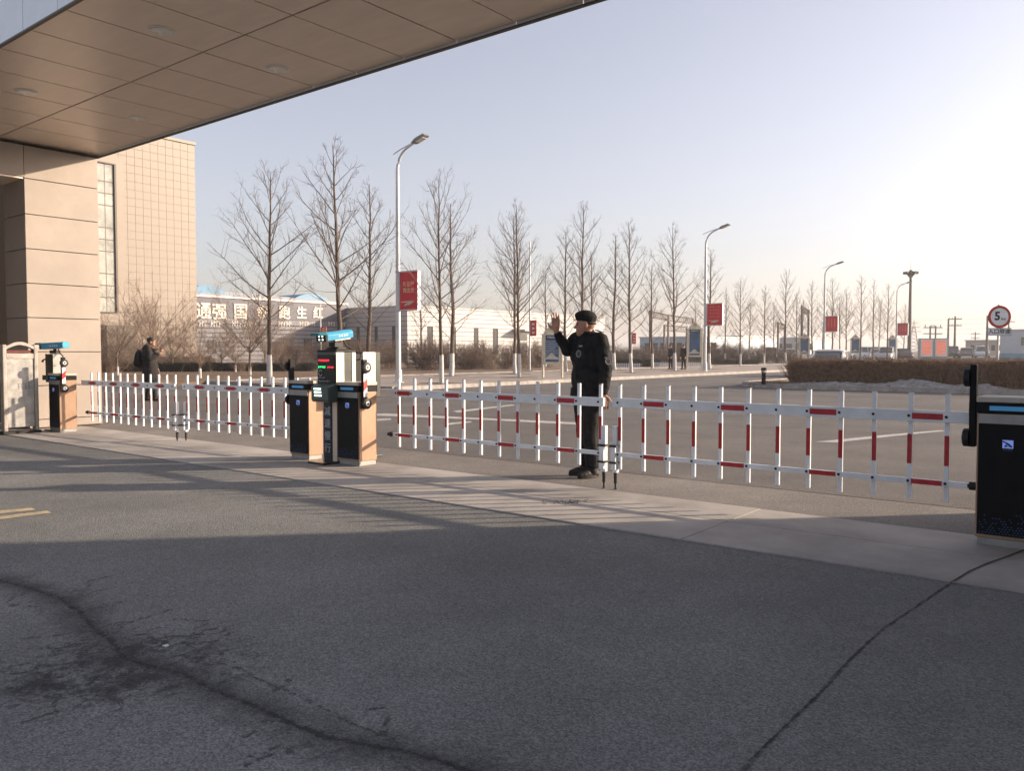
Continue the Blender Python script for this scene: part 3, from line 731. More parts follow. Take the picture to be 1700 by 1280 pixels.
def glyph_row(name, parent, x0, x1, y, z0, z1, n, m, slant=.0, gap=.25):
    'row of unreadable small signs: each a few strokes'
    b = MB(); w = (x1 - x0) / n
    for k in range(n):
        a = x0 + k * w; e = a + w * (1 - gap); h = z1 - z0; t = min(h, w) * .22
        rr = random.Random(k * 7 + int(z0 * 1000))
        b.box((a, y, z0 + h * .42), (e, y + .001, z0 + h * .42 + t)) if rr.random() < .8 else None
        b.box((a + (e - a) * .4, y - .0003, z0), (a + (e - a) * .4 + t, y + .0007, z1))
        if rr.random() < .7: b.box((a, y - .0006, z1 - t), (e, y + .0004, z1))
        if rr.random() < .6: b.box((e - t, y - .0009, z0), (e, y + .0001, z0 + h * .6))
        if rr.random() < .5: b.box((a, y - .0012, z0), (a + (e - a) * .7, y - .0002, z0 + t))
    return b.build(name, m, parent)
def camera_unit(loc, rz, tilt, label):
    t = thing('plate_camera', loc, rz, label, 'camera', 'number plate cameras')
    mt = Matrix.Rotation(tilt, 4, 'X')
    poly = [(-.075, -.045), (.075, -.045), (.082, .02), (.055, .052), (-.055, .052), (-.082, .02)]
    b = MB(); b.prism(poly, 'y', -.17, .24); b.v = [tuple(mt @ Vector(p)) for p in b.v]; hs = b.build('housing', M_camblue, t, bevel=.004)
    b = MB(); b.prism([(-.079, -.05), (.079, -.05), (.079, .028), (-.079, .028)], 'y', -.20, -.172); b.v = [tuple(mt @ Vector(p)) for p in b.v]
    ff = b.build('front_glass', M_black, t)
    for a in (-.028, .028):
        for c in (-.025, .012):
            b = MB().tube([(a, -.201, c), (a, -.207, c)], [.011, .011], 10); b.v = [tuple(mt @ Vector(p)) for p in b.v]; b.build('led', M_ledw, ff)
    b = MB(); b.prism([(-.086, .03), (.086, .03), (.06, .058), (-.06, .058)], 'y', -.29, -.172); b.v = [tuple(mt @ Vector(p)) for p in b.v]; b.build('visor', M_teal2, t)
    b = MB().box((.0, -.05, -.058), (.07, .2, -.046)); b.v = [tuple(mt @ Vector(p)) for p in b.v]; b.build('lower_lip', M_grey, hs)
    b = MB()
    for k in range(4): b.box((.0835, .0 + k * .04, -.012), (.0845, .026 + k * .04, .004))
    b.v = [tuple(mt @ Vector(p)) for p in b.v]; b.build('marking', M_white, hs)
    b = MB()
    for k in range(3): b.box((-.03, -.02 + k * .045, .0525), (.03, .0 + k * .045, .0535)); b.box((-.03 + .02 * k, -.02 + k * .045, .0526), (-.02 + .02 * k, .012 + k * .045, .0536))
    b.v = [tuple(mt @ Vector(p)) for p in b.v]; b.build('marking', M_teal2, hs)
    MB().box((-.05, -.03, -.13), (.05, .09, -.075)).tube([(0, .03, -.08), (0, .03, -.03)], [.025, .025], 10).build('swivel_mount', M_rub, t)
    cb = MB().tube([(.03, .12, -.05), (.05, .16, -.12), (.09, .25, -.17), (.14, .30, -.22), (.12, .30, -.28), (.05, .22, -.29)], .009, 6).build('cable', M_rub, t); smooth_angle(cb)
    return t
kz = thing('plate_kiosk', (-7.735, 6.20, 0.004), 0, 'dark display kiosk with LED screen between the two middle cabinets', 'kiosk')
MB().box((-.17, -.16, 0), (.14, .10, .022)).build('base_plate', M_kiosk, kz, bevel=.01)
MB().box((-.10, .035, .022), (.05, .20, .74)).build('pedestal', M_kiosk, kz, bevel=.004)
MB().box((-.14, .05, .022), (-.101, .18, .72)).build('side_strip', M_palestrip, kz)
MB().box((.051, .04, .022), (.13, .18, .72)).build('side_strip', M_palestrip, kz)
pan = MB().box((-.095, .028, .05), (.045, .0345, .735)).build('message_panel', mat('navy_panel', (0.012, 0.012, 0.03), 0.35), kz)
for k, ch in enumerate('减速慢行'):
    put_text('lettering', ch, .115, mat('outline_print', (0.34, 0.38, 0.40), 0.5), pan, (-.025, .027, .60 - k * .145), ext=.0008, off=.001)
HX = .165
hd = MB().box((-HX, .0, .92), (HX, .30, 1.30)).build('display_head', M_kiosk, kz, bevel=.006)
MB().box((-HX + .01, -.006, .935), (HX - .01, -.0005, 1.265)).build('screen', M_screen, hd)
MB().box((-HX, -.008, 1.268), (HX, -.0015, 1.297)).build('header', M_kiosk2, hd)
MB().box((HX + .001, .005, .92), (HX + .007, .12, 1.296)).build('side_strip', M_palestrip, hd)
MB().box((HX + .001, .24, .92), (HX + .007, .295, 1.296)).build('side_strip', M_palestrip, hd)
MB().box((-HX - .01, -.0, 1.301), (HX + .01, .30, 1.325)).prism([(.06, 1.325), (.24, 1.325), (.2, 1.36), (.1, 1.36)], 'x', -.1, .1).build('hood', M_rub, kz, bevel=.01)
glyph_row('red_text', hd, -.135, .07, -.009, 1.19, 1.213, 6, M_ledr)
glyph_row('green_text', hd, -.14, -.0, -.009, 1.112, 1.135, 4, M_ledg)
glyph_row('red_text', hd, .03, .145, -.009, 1.112, 1.132, 4, M_ledr)
glyph_row('small_text', hd, -.135, -.02, -.009, .993, 1.005, 5, M_ltgrey)
glyph_row('small_text', hd, -.13, .08, -.009, .95, .968, 7, M_ltgrey)
b = MB()
for k in range(14):
    a0, a1 = R(20 + 320 * k / 14), R(20 + 320 * (k + 1) / 14)
    b.add([(-.1 + r_ * math.cos(t_), -.0095, 1.055 + (r_ + .004) * math.sin(t_)) for t_, r_ in ((a0, .026), (a1, .026), (a1, .034), (a0, .034))], [(0, 1, 2, 3)])
b.build('screen_icon', M_ltgrey, hd)
kp = MB().prism([(-.12, .74), (-.12, .90), (-.02, .93), (.05, .93), (.05, .72), (-.10, .72)], 'x', -.135, .17).build('speaker_box', M_kiosk2, kz, bevel=.008)
for r in range(3):
    for c in range(5):
        MB().box((-.085 + c * .027 + r * .006, -.1225, .862 - r * .038), (-.063 + c * .027 + r * .006, -.1205, .884 - r * .038)).build('lit_key', M_ledw, kp)
bx_ = thing('plate_kiosk', (-7.90, 6.88, 0.004), 0, 'black kiosk with pale side panels facing inward behind the lit display kiosk', 'kiosk')
MB().box((-.16, -.14, 0), (.20, .16, .022)).build('base_plate', M_kiosk, bx_, bevel=.01)
MB().box((-.10, -.09, .022), (.14, .11, .74)).build('pedestal', M_kiosk, bx_, bevel=.004)
bh_ = MB().box((-.15, -.14, .741), (.18, .15, 1.30)).build('display_head', M_kiosk, bx_, bevel=.006)
MB().box((.181, -.14, .745), (.187, .06, 1.298)).build('side_panel', M_palestrip, bh_)
MB().box((-.14, -.147, .76), (.02, -.1415, 1.28)).build('back_panel', M_black, bh_)
MB().box((.03, -.147, .76), (.175, -.1415, 1.28)).build('back_panel', M_palestrip, bh_)
camera_unit((-7.72, 6.30, 1.495), R(4), R(7), 'blue plate camera on top of the lit display kiosk')
# left kiosk
lk = thing('plate_kiosk', (-14.52, 5.98, 0.004), 0, 'slim black kiosk post behind the barrier by the beige pillar', 'kiosk')
MB().box((-.12, -.12, 0), (.12, .12, .02)).build('base_plate', M_kiosk, lk)
MB().box((-.06, -.05, .02), (.06, .05, .8)).build('pedestal', M_kiosk, lk)
h2 = MB().box((-.15, -.07, .8), (.13, .06, 1.27)).build('display_head', M_kiosk, lk, bevel=.006)
MB().box((.131, -.065, .8), (.136, .055, 1.26)).build('side_strip', M_grey, h2)
MB().box((-.1, -.14, .84), (.1, -.071, .92)).build('speaker_box', M_kiosk2, lk)
MB().tube([(-.09, -.05, 1.20), (-.2, -.08, 1.17), (-.22, -.085, 1.14)], [.015, .012, .02], 8).build('intercom_arm', M_rub, lk)
camera_unit((-14.52, 5.98, 1.41), R(-62), R(3), 'blue plate camera above the barrier by the beige pillar')
# retracting gate head beside the pillar
rg = thing('sliding_gate_head', (-14.72, 5.02, 0.004), R(0), 'grimy silver end unit of a sliding gate with a worn white board', 'gate')
rg.location = (-14.42, 5.425, .004); rg.rotation_euler = (0, 0, R(90)); gw = .46
M_alu = mat('worn_aluminium', (0.33, 0.31, 0.28), 0.45, 0.3, .15, 7)
M_grime = mat('grimy_white_board', (0.46, 0.45, 0.43), 0.6, 0, .2, 5.0, col2=(0.17, 0.17, 0.17), detail=10)
for s in (-1, 1): MB().box((s * gw / 2 - .03, -.04, .04), (s * gw / 2 + .03, .09, 1.42)).build('upright', M_alu, rg, bevel=.012)
MB().box((-gw / 2 + .032, -.02, .10), (gw / 2 - .032, .05, 1.28)).build('board', M_grime, rg, bevel=.006)
b = MB(); n = 12
for i in range(n):
    t0, t1 = i / n, (i + 1) / n
    p = lambda t, o: (-gw / 2 + .02 + (gw - .04) * t, 0, 1.34 + .075 * math.sin(math.pi * t) + o)
    A, B, C_, D_ = p(t0, 0), p(t1, 0), p(t1, .05), p(t0, .05)
    b.add([(q[0], -.035, q[2]) for q in (A, B, C_, D_)] + [(q[0], .07, q[2]) for q in (A, B, C_, D_)], [(0, 1, 2, 3), (7, 6, 5, 4), (0, 4, 5, 1), (3, 2, 6, 7)])
b.build('arched_top', M_alu, rg)
MB().box((-gw / 2 + .033, .0, 1.285), (gw / 2 - .033, .03, 1.33)).build('red_lamp', mat('dull_red_lamp', (.10, .015, .01), .4), rg)
MB().box((-gw / 2 - .05, -.06, 0.0), (gw / 2 + .05, .10, .04)).build('base', M_rub, rg)
MB().box((-gw / 2 + .033, -.035, 1.20), (gw / 2 - .033, -.021, 1.275)).build('rail', M_alu, rg)
glyph_row('faded_lettering', rg, -.05, gw / 2 - .08, -.0225, .70, .80, 4, mat('faded_grey_print', (.20, .20, .22), .7))

# ================================================================== STREET LAMPS
M_pole = mat('pale_pole', (0.55, 0.56, 0.57), 0.45, 0.2, .06, 3)
def street_lamp(loc, hgt, label, banner, bz, bw, bh):
    t = thing('street_lamp', loc, 0, label, 'street lamp', 'street lamps along the paved walk')
    # arm reaches over the road, +X
    path = [(0, 0, 0), (0, 0, hgt * .5), (0, 0, hgt - 1.1)]; rad = [.105, .085, .066]
    for k in range(1, 9):
        a = R(68) * k / 8; r_ = .85
        path.append((r_ * (1 - math.cos(a)), 0, hgt - 1.1 + r_ * math.sin(a))); rad.append(.062 - .002 * k)
    e = path[-1]; path.append((e[0] + .45, 0, e[2] + .16)); rad.append(.04)
    po = MB().tube(path, rad, 12).build('pole', M_pole, t); smooth_angle(po)
    MB().tube([(0, 0, 0), (0, 0, .5)], [.14, .135], 12).tube([(0, 0, 0), (0, 0, .02)], [.22, .22], 8).build('pole_base', M_pole, t)
    MB().tube([(-.22, 0, e[2] - .13), (.25, 0, e[2] + .02), (e[0] + .3, 0, e[2] + .14)], .022, 8).build('stay', M_pole, t)
    h0 = Vector(path[-1]); ang = R(16); mt = Matrix.Translation(h0) @ Matrix.Rotation(-ang, 4, 'Y')
    pf = [(-.12, -.02), (.05, -.055), (.56, -.05), (.62, -.02), (.57, .055), (.1, .07)]
    b = MB(); b.prism(pf, 'y', -.15, .15); b.v = [tuple(mt @ Vector(p)) for p in b.v]
    hd = b.build('lamp_head', mat('lamp_head_grey', (0.20, 0.20, 0.19), 0.5, 0.3, .1, 8), t, bevel=.012)
    b = MB().box((.1, -.12, -.07), (.50, .12, -.0555)); b.v = [tuple(mt @ Vector(p)) for p in b.v]; b.build('lens', M_lampglass, hd)
    if banner:
        bx = .12
        bn = MB().box((bx, -.03, bz), (bx + bw, .15, bz + bh)).build('banner_box', M_white, t)
        MB().box((bx + .015, -.034, bz + .015), (bx + bw - .015, -.0305, bz + bh - .015)).build('banner', M_banner, bn)
        for zz in (bz - .03, bz + bh + .0):
            MB().box((-.13, -.035, zz), (bx + bw, .035, zz + .03)).build('bracket', M_galv, t)
            MB().tube([(0, 0, zz - .02), (0, 0, zz + .05)], [.105, .105], 12).build('clamp_ring', M_galv, t)
        cx_ = bx + bw / 2
        if banner == 1:
            put_text('lettering', '新征程', bw * .21, M_gold, bn, (cx_, -.0355, bz + bh * .66), ext=.001, off=.004)
            put_text('lettering', '再出发', bw * .21, M_gold, bn, (cx_, -.0355, bz + bh * .50), ext=.001, off=.004)
        elif banner == 2:
            for r in range(4): glyph_row('lettering', bn, cx_ - bw * .32, cx_ + bw * .34, -.0365, bz + bh * (.36 + r * .15), bz + bh * (.44 + r * .15), 4, M_pink)
        else:
            for r in range(3): MB().box((cx_ - bw * .3 + r * bw * .25, -.036, bz + bh * .3), (cx_ - bw * .22 + r * bw * .25, -.0345, bz + bh * .85)).build('lettering', M_pink, bn)
        if banner in (1, 2):   # silver streamlined train picture low on the banner
            b = MB(); z0_ = bz + bh * .10
            b.add([(cx_ - bw * .28, -.0355, z0_), (cx_ + bw * .05, -.0355, z0_ + bh * .03), (cx_ + bw * .30, -.0355, z0_ + bh * .10), (cx_ + bw * .05, -.0355, z0_ + bh * .11), (cx_ - bw * .15, -.0355, z0_ + bh * .07)], [(0, 1, 2, 3, 4)])
            b.build('printed_picture', M_silver, bn)
            b = MB(); b.add([(cx_ - bw * .42, -.036, z0_ + bh * .10), (cx_ - bw * .1, -.036, z0_ + bh * .09), (cx_ + bw * .1, -.036, z0_ + bh * .115), (cx_ + bw * .42, -.036, z0_ + bh * .115), (cx_ + bw * .1, -.036, z0_ + bh * .135), (cx_ - bw * .4, -.036, z0_ + bh * .12)], [(0, 1, 2, 3, 4, 5)])
            b.build('printed_picture', M_gold, bn)
    return t
lp = D(661.5, 32.3); street_lamp((lp.x, lp.y, .12), 9.30, 'tall street lamp with a red banner lettered in two lines', 1, ztop(516, 32.6) - .12, .98, ztop(454, 32.6) - ztop(516, 32.6))
lp = D(1170, 52.5); street_lamp((lp.x, lp.y, .12), 9.08, 'street lamp with a red banner of four rows of small characters', 2, ztop(541, 53.2) - .12, 1.05, ztop(506, 53.2) - ztop(541, 53.2))
lp = D(1367.5, 73.5); street_lamp((lp.x, lp.y, .12), 9.08, 'street lamp with a red striped banner behind the white car', 3, ztop(551, 74) - .12, 1.05, 1.36)
lp = D(1487, 93.5); street_lamp((lp.x, lp.y, .12), 9.08, 'street lamp with a red striped banner beside the tall floodlight mast', 3, ztop(557, 94) - .12, 1.1, 1.36)
def small_sign(px, pby, pt, pb, w, label, post_top=None):
    p = base(px, pby); dep = CAMH * FPX / (pby - HOR)
    t = thing('banner_post', (p.x, p.y, p.z + .1), 0, label, 'banner')
    zt, zb = ztop(pt, dep) - .1, ztop(pb, dep) - .1
    po = MB().tube([(0, 0, 0), (0, 0, (ztop(post_top, dep) if post_top else zt + .1))], [.06, .045], 10).build('post', M_pole, t)
    bn = MB().box((.06, -.025, zb), (.06 + w, .025, zt)).build('banner', mat('orange_red_banner', (.55, .06, .05), .5), t)
    for r in range(3): MB().box((.06 + w * .3, -.028, zb + (zt - zb) * (.15 + .27 * r)), (.06 + w * .7, -.0255, zb + (zt - zb) * (.28 + .27 * r))).build('lettering', M_cream, bn)
    return t
small_sign(879.5, 617, 532, 558, .5, 'thin lamp post with a small orange-red banner behind the info board', 405)
small_sign(1048.5, 611, 553, 571, .35, 'small orange-red banner on a post beside a tree trunk')
small_sign(533, 607, 543, 555, .8, 'small red sign on a thin white pole in front of the factory hall', 505)
# bollard lights
def bollard(p, label):
    t = thing('bollard_light', p, 0, label, 'bollard light', 'bollard lights on the hedge island')
    MB().tube([(0, 0, 0), (0, 0, .43)], [.075, .075], 14).build('post', M_black, t)
    MB().tube([(0, 0, .43), (0, 0, .52)], [.088, .088], 14).build('lens', mat('frosted_lens', (.55, .50, .43), .4), t)
    MB().tube([(0, 0, .52), (0, 0, .60), (0, 0, .61)], [.10, .10, .08], 14).build('cap', M_black, t)
    for a in range(4):
        MB().box((math.cos(a * 1.571) * .09 - .006, math.sin(a * 1.571) * .09 - .006, .43), (math.cos(a * 1.571) * .09 + .006, math.sin(a * 1.571) * .09 + .006, .52)).build('guard_bar', M_black, t)
p = base(1268, 644); bollard((p.x, p.y, .13), 'black bollard light at the rounded end of the hedge island')
p = base(1636.5, 651); bollard((p.x, max(p.y, 29.6), .13), 'black bollard light beside the speed limit sign')
# speed sign
p = base(1657, 648); p.y = max(p.y, 29.7)
dp = 29.3
ss = thing('speed_sign', (p.x, p.y, .13), YAW * .95, 'round red-rimmed 5 km speed limit sign with a plate below it', 'sign')
po = MB().tube([(0, .05, 0), (0, .05, ztop(508, dp) - .13)], [.034, .034], 10).build('post', M_galv, ss); smooth_angle(po)
zc = ztop(528, dp) - .13; rr_ = .385
dk = MB().tube([(0, -.0, zc), (0, -.018, zc)], [rr_, rr_], 40, up=(0, 0, 1)).build('sign_disc', M_red, ss)
MB().tube([(0, -.0182, zc), (0, -.0205, zc)], [rr_ * .77, rr_ * .77], 40).build('white_field', M_white, dk)
M_ink = mat('black_print', (0.012, 0.012, 0.012), .5)
put_text('lettering', '5', .40, M_ink, dk, (-.075, -.0225, zc + .015), ext=.001, off=.014)
put_text('lettering', 'km', .13, M_ink, dk, (.135, -.0225, zc - .07), ext=.001, off=.002)
pz = ztop(552, dp) - .13
pl = MB().box((-.40, -.0, pz - .13), (.40, -.018, pz + .13)).build('plate', M_white, ss)
for q in (((-.40, -.0195, pz - .13), (.40, -.0182, pz - .115)), ((-.40, -.0195, pz + .115), (.40, -.0182, pz + .13)), ((-.40, -.0195, pz - .1149), (-.385, -.0182, pz + .1149)), ((.385, -.0195, pz - .1149), (.40, -.0182, pz + .1149))):
    MB().box(*q).build('border', M_ink, pl)
put_text('lettering', '入口限速', .185, M_ink, pl, (0, -.0205, pz), ext=.001, off=.004)

# info boards
def info_board(px, pby, label, w=1.05, h=2.0, z0=.9, rz=YAW * .55, big=False):
    p = base(px, pby)
    t = thing('info_board', (p.x, p.y, p.z + .1), rz, label, 'notice board', 'notice boards along the paved walk')
    for s in (-1, 1): MB().box((s * (w / 2 + .06) - .045, -.04, 0), (s * (w / 2 + .06) + .045, .05, z0 + h)).build('post', M_cream2, t)
    fr_ = MB().box((-w / 2, -.05, z0), (w / 2, .05, z0 + h)).build('case', M_cream2, t)
    MB().box((-w / 2 + .08, -.056, z0 + .1), (w / 2 - .08, -.0505, z0 + h - .06)).build('poster', M_panblue, fr_)
    MB().box((-w / 2 + .08, -.0575, z0 + h - .26), (w / 2 - .08, -.0565, z0 + h - .06)).build('title_band', mat('navy_band', (.012, .03, .07), .4), fr_)
    glyph_row('title', fr_, -w * .3, w * .3, -.0605, z0 + h - .20, z0 + h - .12, 7, M_white)
    if big:
        for r in range(8): glyph_row('text_line', fr_, -w * .36, w * (.34 if r % 3 else .2), -.0585, z0 + h - .40 - r * .105, z0 + h - .345 - r * .105, 12, M_ltgrey)
    b = MB(); b.prism([(-w * .40, z0 + .22), (w * .40, z0 + .22), (w * .36, z0 + .30), (w * .18, z0 + .36), (w * .1, z0 + .46), (-.02, z0 + .52), (-w * .14, z0 + .46), (-w * .22, z0 + .36), (-w * .38, z0 + .30)], 'y', -.0592, -.0572); b.build('printed_picture', mat('sand_print', (.55, .50, .38), .5), fr_)
    b = MB(); b.prism([(-w / 2, z0 + h + .01), (w / 2, z0 + h + .01), (w / 2 - .08, z0 + h + .16), (w * .22, z0 + h + .30), (w * .1, z0 + h + .46), (0, z0 + h + .50), (-w * .1, z0 + h + .46), (-w * .22, z0 + h + .30), (-w / 2 + .08, z0 + h + .16)], 'y', -.04, .04); cr = b.build('crest', mat('cream_board', (.66, .62, .50), .5), t)
    b = MB(); b.prism([(-.14, z0 + h + .16), (.14, z0 + h + .16), (.06, z0 + h + .36), (-.06, z0 + h + .36)], 'y', -.046, -.041); b.build('crest_emblem', mat('emblem_gold', (.45, .36, .16), .5), t)
    return t
info_board(917, 631, 'blue notice board with cream pointed crest next to the waving guard', w=.80, h=1.42, z0=.65, big=True)
info_board(1153, 617, 'blue notice board with cream crest beside two men in dark clothes', w=.85, h=1.9)
info_board(1335, 604, 'notice board with cream crest standing above the end of the hedge', w=1.0, h=1.9)
info_board(1419.5, 602, 'notice board with cream crest behind the white car', w=1.0, h=1.9)
info_board(1481, 601, 'notice board with cream crest next to the far striped banner lamp', w=1.0, h=1.9)
# lit red kiosks
for (px, lab) in ((1536, 'white-framed orange-red display box, the one closer to the floodlight mast'), (1560, 'white-framed orange-red display box, the one closer to the parked cars')):
    p = D(px, 92); z = zg(p.y)
    t = thing('display_box', (p.x, p.y, z), YAW * .5, lab, 'display', 'pair of display boxes behind the hedge')
    MB().box((-.75, -.35, 0), (.75, .35, 2.75)).build('body', M_grey, t, bevel=.03)
    f_ = MB().box((-.55, -.37, .75), (.65, -.352, 2.65)).build('frame', M_white, t)
    pz_ = MB().box((-.40, -.376, .95), (.50, -.371, 2.5)).build('poster', mat('orange_poster', (.62, .13, .07), .5, emit=(1, .25, .15), estr=.25), t)
    for r in range(5): glyph_row('lettering', pz_, -.3, .4, -.379, 1.1 + r * .26, 1.22 + r * .26, 6, M_cream)
# floodlight mast
p = D(1509, 118)
fm = thing('floodlight_mast', (p.x, p.y, zg(p.y)), 0, 'tall steel mast with a ring of floodlights and a spike', 'mast')
hm = ztop(452, 118) - zg(p.y)
M_dpole = mat('dark_steel', (0.10, 0.09, 0.085), .5, .4, .1, 4)
o = MB().tube([(0, 0, 0), (0, 0, hm)], [.30, .16], 14).build('pole', M_dpole, fm); smooth_angle(o)
o = MB().tube([(0, 0, hm - .8), (0, 0, hm - .45), (0, 0, hm - .05), (0, 0, hm + .1), (0, 0, hm + .3)], [.2, .45, .75, .3, .08], 14).build('lamp_ring', M_dpole, fm)
MB().tube([(0, 0, hm + .4), (0, 0, hm + 1.9)], [.03, .01], 6).build('lightning_rod', M_dpole, fm)
for k in range(10):
    a = k * math.tau / 10
    mt = Matrix.Translation((.78 * math.cos(a), .78 * math.sin(a), hm - .1)) @ Matrix.Rotation(a, 4, 'Z')
    b = MB().box((-.05, -.13, -.2), (.25, .13, .12), mtx=mt); b.build('floodlight', M_dpole, fm)
# utility poles and wires
tops = {}
def utility_pole(px, depth, pt, label, arms=1, green=False):
    p = D(px, depth); h = ztop(pt, depth) - zg(p.y)
    t = thing('utility_pole', (p.x, p.y, zg(p.y)), YAW, label, 'utility pole', 'utility poles on the skyline')
    MB().tube([(0, 0, 0), (0, 0, h)], [.20, .13], 8).build('pole', M_dpole, t)
    for k in range(arms):
        z = h - .5 - k * 1.0
        MB().box((-1.0, -.06, z), (1.0, .06, z + .12)).build('crossarm', M_dpole, t)
        for xx in (-.9, -.45, .45, .9): MB().tube([(xx, 0, z + .12), (xx, 0, z + .35)], [.06, .04], 6).build('insulator', M_grey, t)
    tops[px] = Vector((p.x, p.y, zg(p.y) + h - .15)); return t
utility_pole(1573, 128, 529, 'plain utility pole left of the taller one with brackets', 0)
utility_pole(1584, 126, 525, 'utility pole with small brackets above the parked cars', 2)
utility_pole(1637.5, 112, 524, 'utility pole just left of the speed limit disc', 0)
utility_pole(1673, 140, 530, 'utility pole partly hidden behind the speed limit disc', 1)
utility_pole(1618, 190, 551, 'short far utility pole over the beige building', 2)
e1 = D(1543, 150); e2 = D(1552, 150); hh = ztop(541, 150) - zg(e1.y)
hp = thing('transformer_frame', (e1.x, e1.y, zg(e1.y)), math.atan2((e2 - e1).y, (e2 - e1).x), 'twin-pole transformer frame with crossbars behind the display boxes', 'utility pole')
dl = (e2 - e1).length
for xx in (0, dl): MB().tube([(xx, 0, 0), (xx, 0, hh)], [.18, .14], 8).build('pole', M_dpole, hp)
for zz in (hh - .4, hh - 1.5): MB().box((-1.2, -.08, zz), (dl + 1.2, .08, zz + .16)).build('crossarm', M_dpole, hp)
for xx in (-.9, .3, dl - .3, dl + .9): MB().tube([(xx, 0, hh - .24), (xx, 0, hh + .2)], [.09, .06], 6).build('insulator', M_dpole, hp)
# lattice pylon
p = D(1516, 320); ph = ztop(531, 320) - zg(p.y)
py_ = thing('power_pylon', (p.x, p.y, zg(p.y)), .3, 'far lattice power pylon beside the floodlight mast', 'pylon')
M_lat = mat('lattice_grey', (0.26, 0.25, 0.25), .6)
for a, b in ((-1, -1), (1, -1), (1, 1), (-1, 1)): MB().tube([(a * 1.9, b * 1.9, 0), (a * .35, b * .35, ph * .8), (0, 0, ph)], [.14, .11, .08], 4).build('leg', M_lat, py_)
lb = MB()
for k in range(7):
    z0_, z1_ = ph * .8 * k / 7, ph * .8 * (k + 1) / 7; w0, w1 = 1.9 - 1.55 * k / 7, 1.9 - 1.55 * (k + 1) / 7
    for a, b, c_, d_ in ((-1, -1, 1, -1), (1, -1, 1, 1), (1, 1, -1, 1), (-1, 1, -1, -1)):
        lb.tube([(a * w0, b * w0, z0_), (c_ * w1, d_ * w1, z1_)], .06, 4); lb.tube([(c_ * w0, d_ * w0, z0_), (a * w1, b * w1, z1_)], .06, 4)
lb.build('lattice', M_lat, py_)
for zz, ww in ((ph * .62, 2.6), (ph * .76, 2.2), (ph * .9, 1.7)): MB().box((-ww, -.12, zz), (ww, .12, zz + .22)).build('crossarm', M_lat, py_)
wires = []
def wire(a, b, sag, label):
    n = 14; pts = [a.lerp(b, i / n) - Vector((0, 0, sag * 4 * (i / n) * (1 - i / n))) for i in range(n + 1)]
    tag(MB().tube(pts, .022, 4).build('power_line', M_dpole), label, 'power line', 'power lines across the skyline')
lefty, righty = D(1500, 260, False), D(1760, 150, False)
for k, (pyl, pyr) in enumerate(((530, 520), (538, 528), (545, 538), (553, 548))):
    a = lefty.copy(); a.z = ztop(pyl, 260); b = righty.copy(); b.z = ztop(pyr, 150); m_ = tops[1584].copy(); m_.z = a.lerp(b, .55).z
    wire(a, b, .6, 'thin dark power line strung across the pale sky')
# steel gantry frames
M_gan = mat('rusty_steel', (0.13, 0.095, 0.085), .7, .2, .2, 2)
def gantry(posts, depth, label):
    base_p = D(posts[0][0], depth); t = thing('steel_frame', base_p, 0, label, 'steel frame', 'open steel frames beyond the walk')
    P_ = []
    for px, pt, dep in posts:
        q = D(px, dep); z = ztop(pt, dep) - base_p.z; P_.append((q - base_p, z))
        MB().box((q.x - base_p.x - .11, q.y - base_p.y - .11, 0), (q.x - base_p.x + .11, q.y - base_p.y + .11, z)).build('post', M_gan, t)
    for (a, za), (b, zb) in zip(P_[:-1], P_[1:]):
        A, B = Vector((a.x, a.y, za - .1)), Vector((b.x, b.y, zb - .1)); n = max(3, int((B - A).length / 1.2)); tr = MB()
        MB().tube([A, B], .09, 4).build('top_chord', M_gan, t)
        dn = Vector((0, 0, -.75)); MB().tube([A + dn, B + dn], .07, 4).build('bottom_chord', M_gan, t)
        for k in range(n):
            p0, p1 = A.lerp(B, k / n), A.lerp(B, (k + 1) / n); tr.tube([p0, p1 + dn], .035, 4); tr.tube([p0 + dn, p1], .035, 4)
        tr.build('bracing', M_gan, t)
gantry([(1079, 515, 100), (1109, 522, 112), (1149.5, 528, 124)], 100, 'taller open steel truss frame above the two men')
gantry([(1102.5, 539, 120), (1139.5, 542, 130)], 120, 'lower open steel truss frame behind the two men')
gantry([(1330, 507, 108), (1341, 514, 116)], 108, 'narrow dark steel frame rising behind the hedge end')
gantry([(1291, 535, 112), (1302, 537, 118)], 112, 'small steel frame among the far trees')
# low white picket fence on the walk
def low_fence(pxa, pxb, pby, label):
    a, b = base(pxa, pby), base(pxb, pby); d = b - a; L_ = d.length
    t = thing('low_picket_fence', (a.x, a.y, a.z + .1), math.atan2(d.y, d.x), label, 'fence', 'low white fences in the planting')
    n = int(L_ / .16)
    pm = MB().prism([(-.035, 0), (.035, 0), (.035, .36), (0, .42), (-.035, .36)], 'y', -.012, .012).mesh('picket', M_white)
    for k in range(n): link('picket', pm, t, (.08 + k * .16, 0, 0))
    for z in (.1, .28): MB().box((0, .013, z), (L_, .03, z + .04)).build('rail', M_white, t)
low_fence(1013, 1066, 614, 'low white picket fence left of the two men')
low_fence(1084, 1178, 611.5, 'low white picket fence behind the two men')

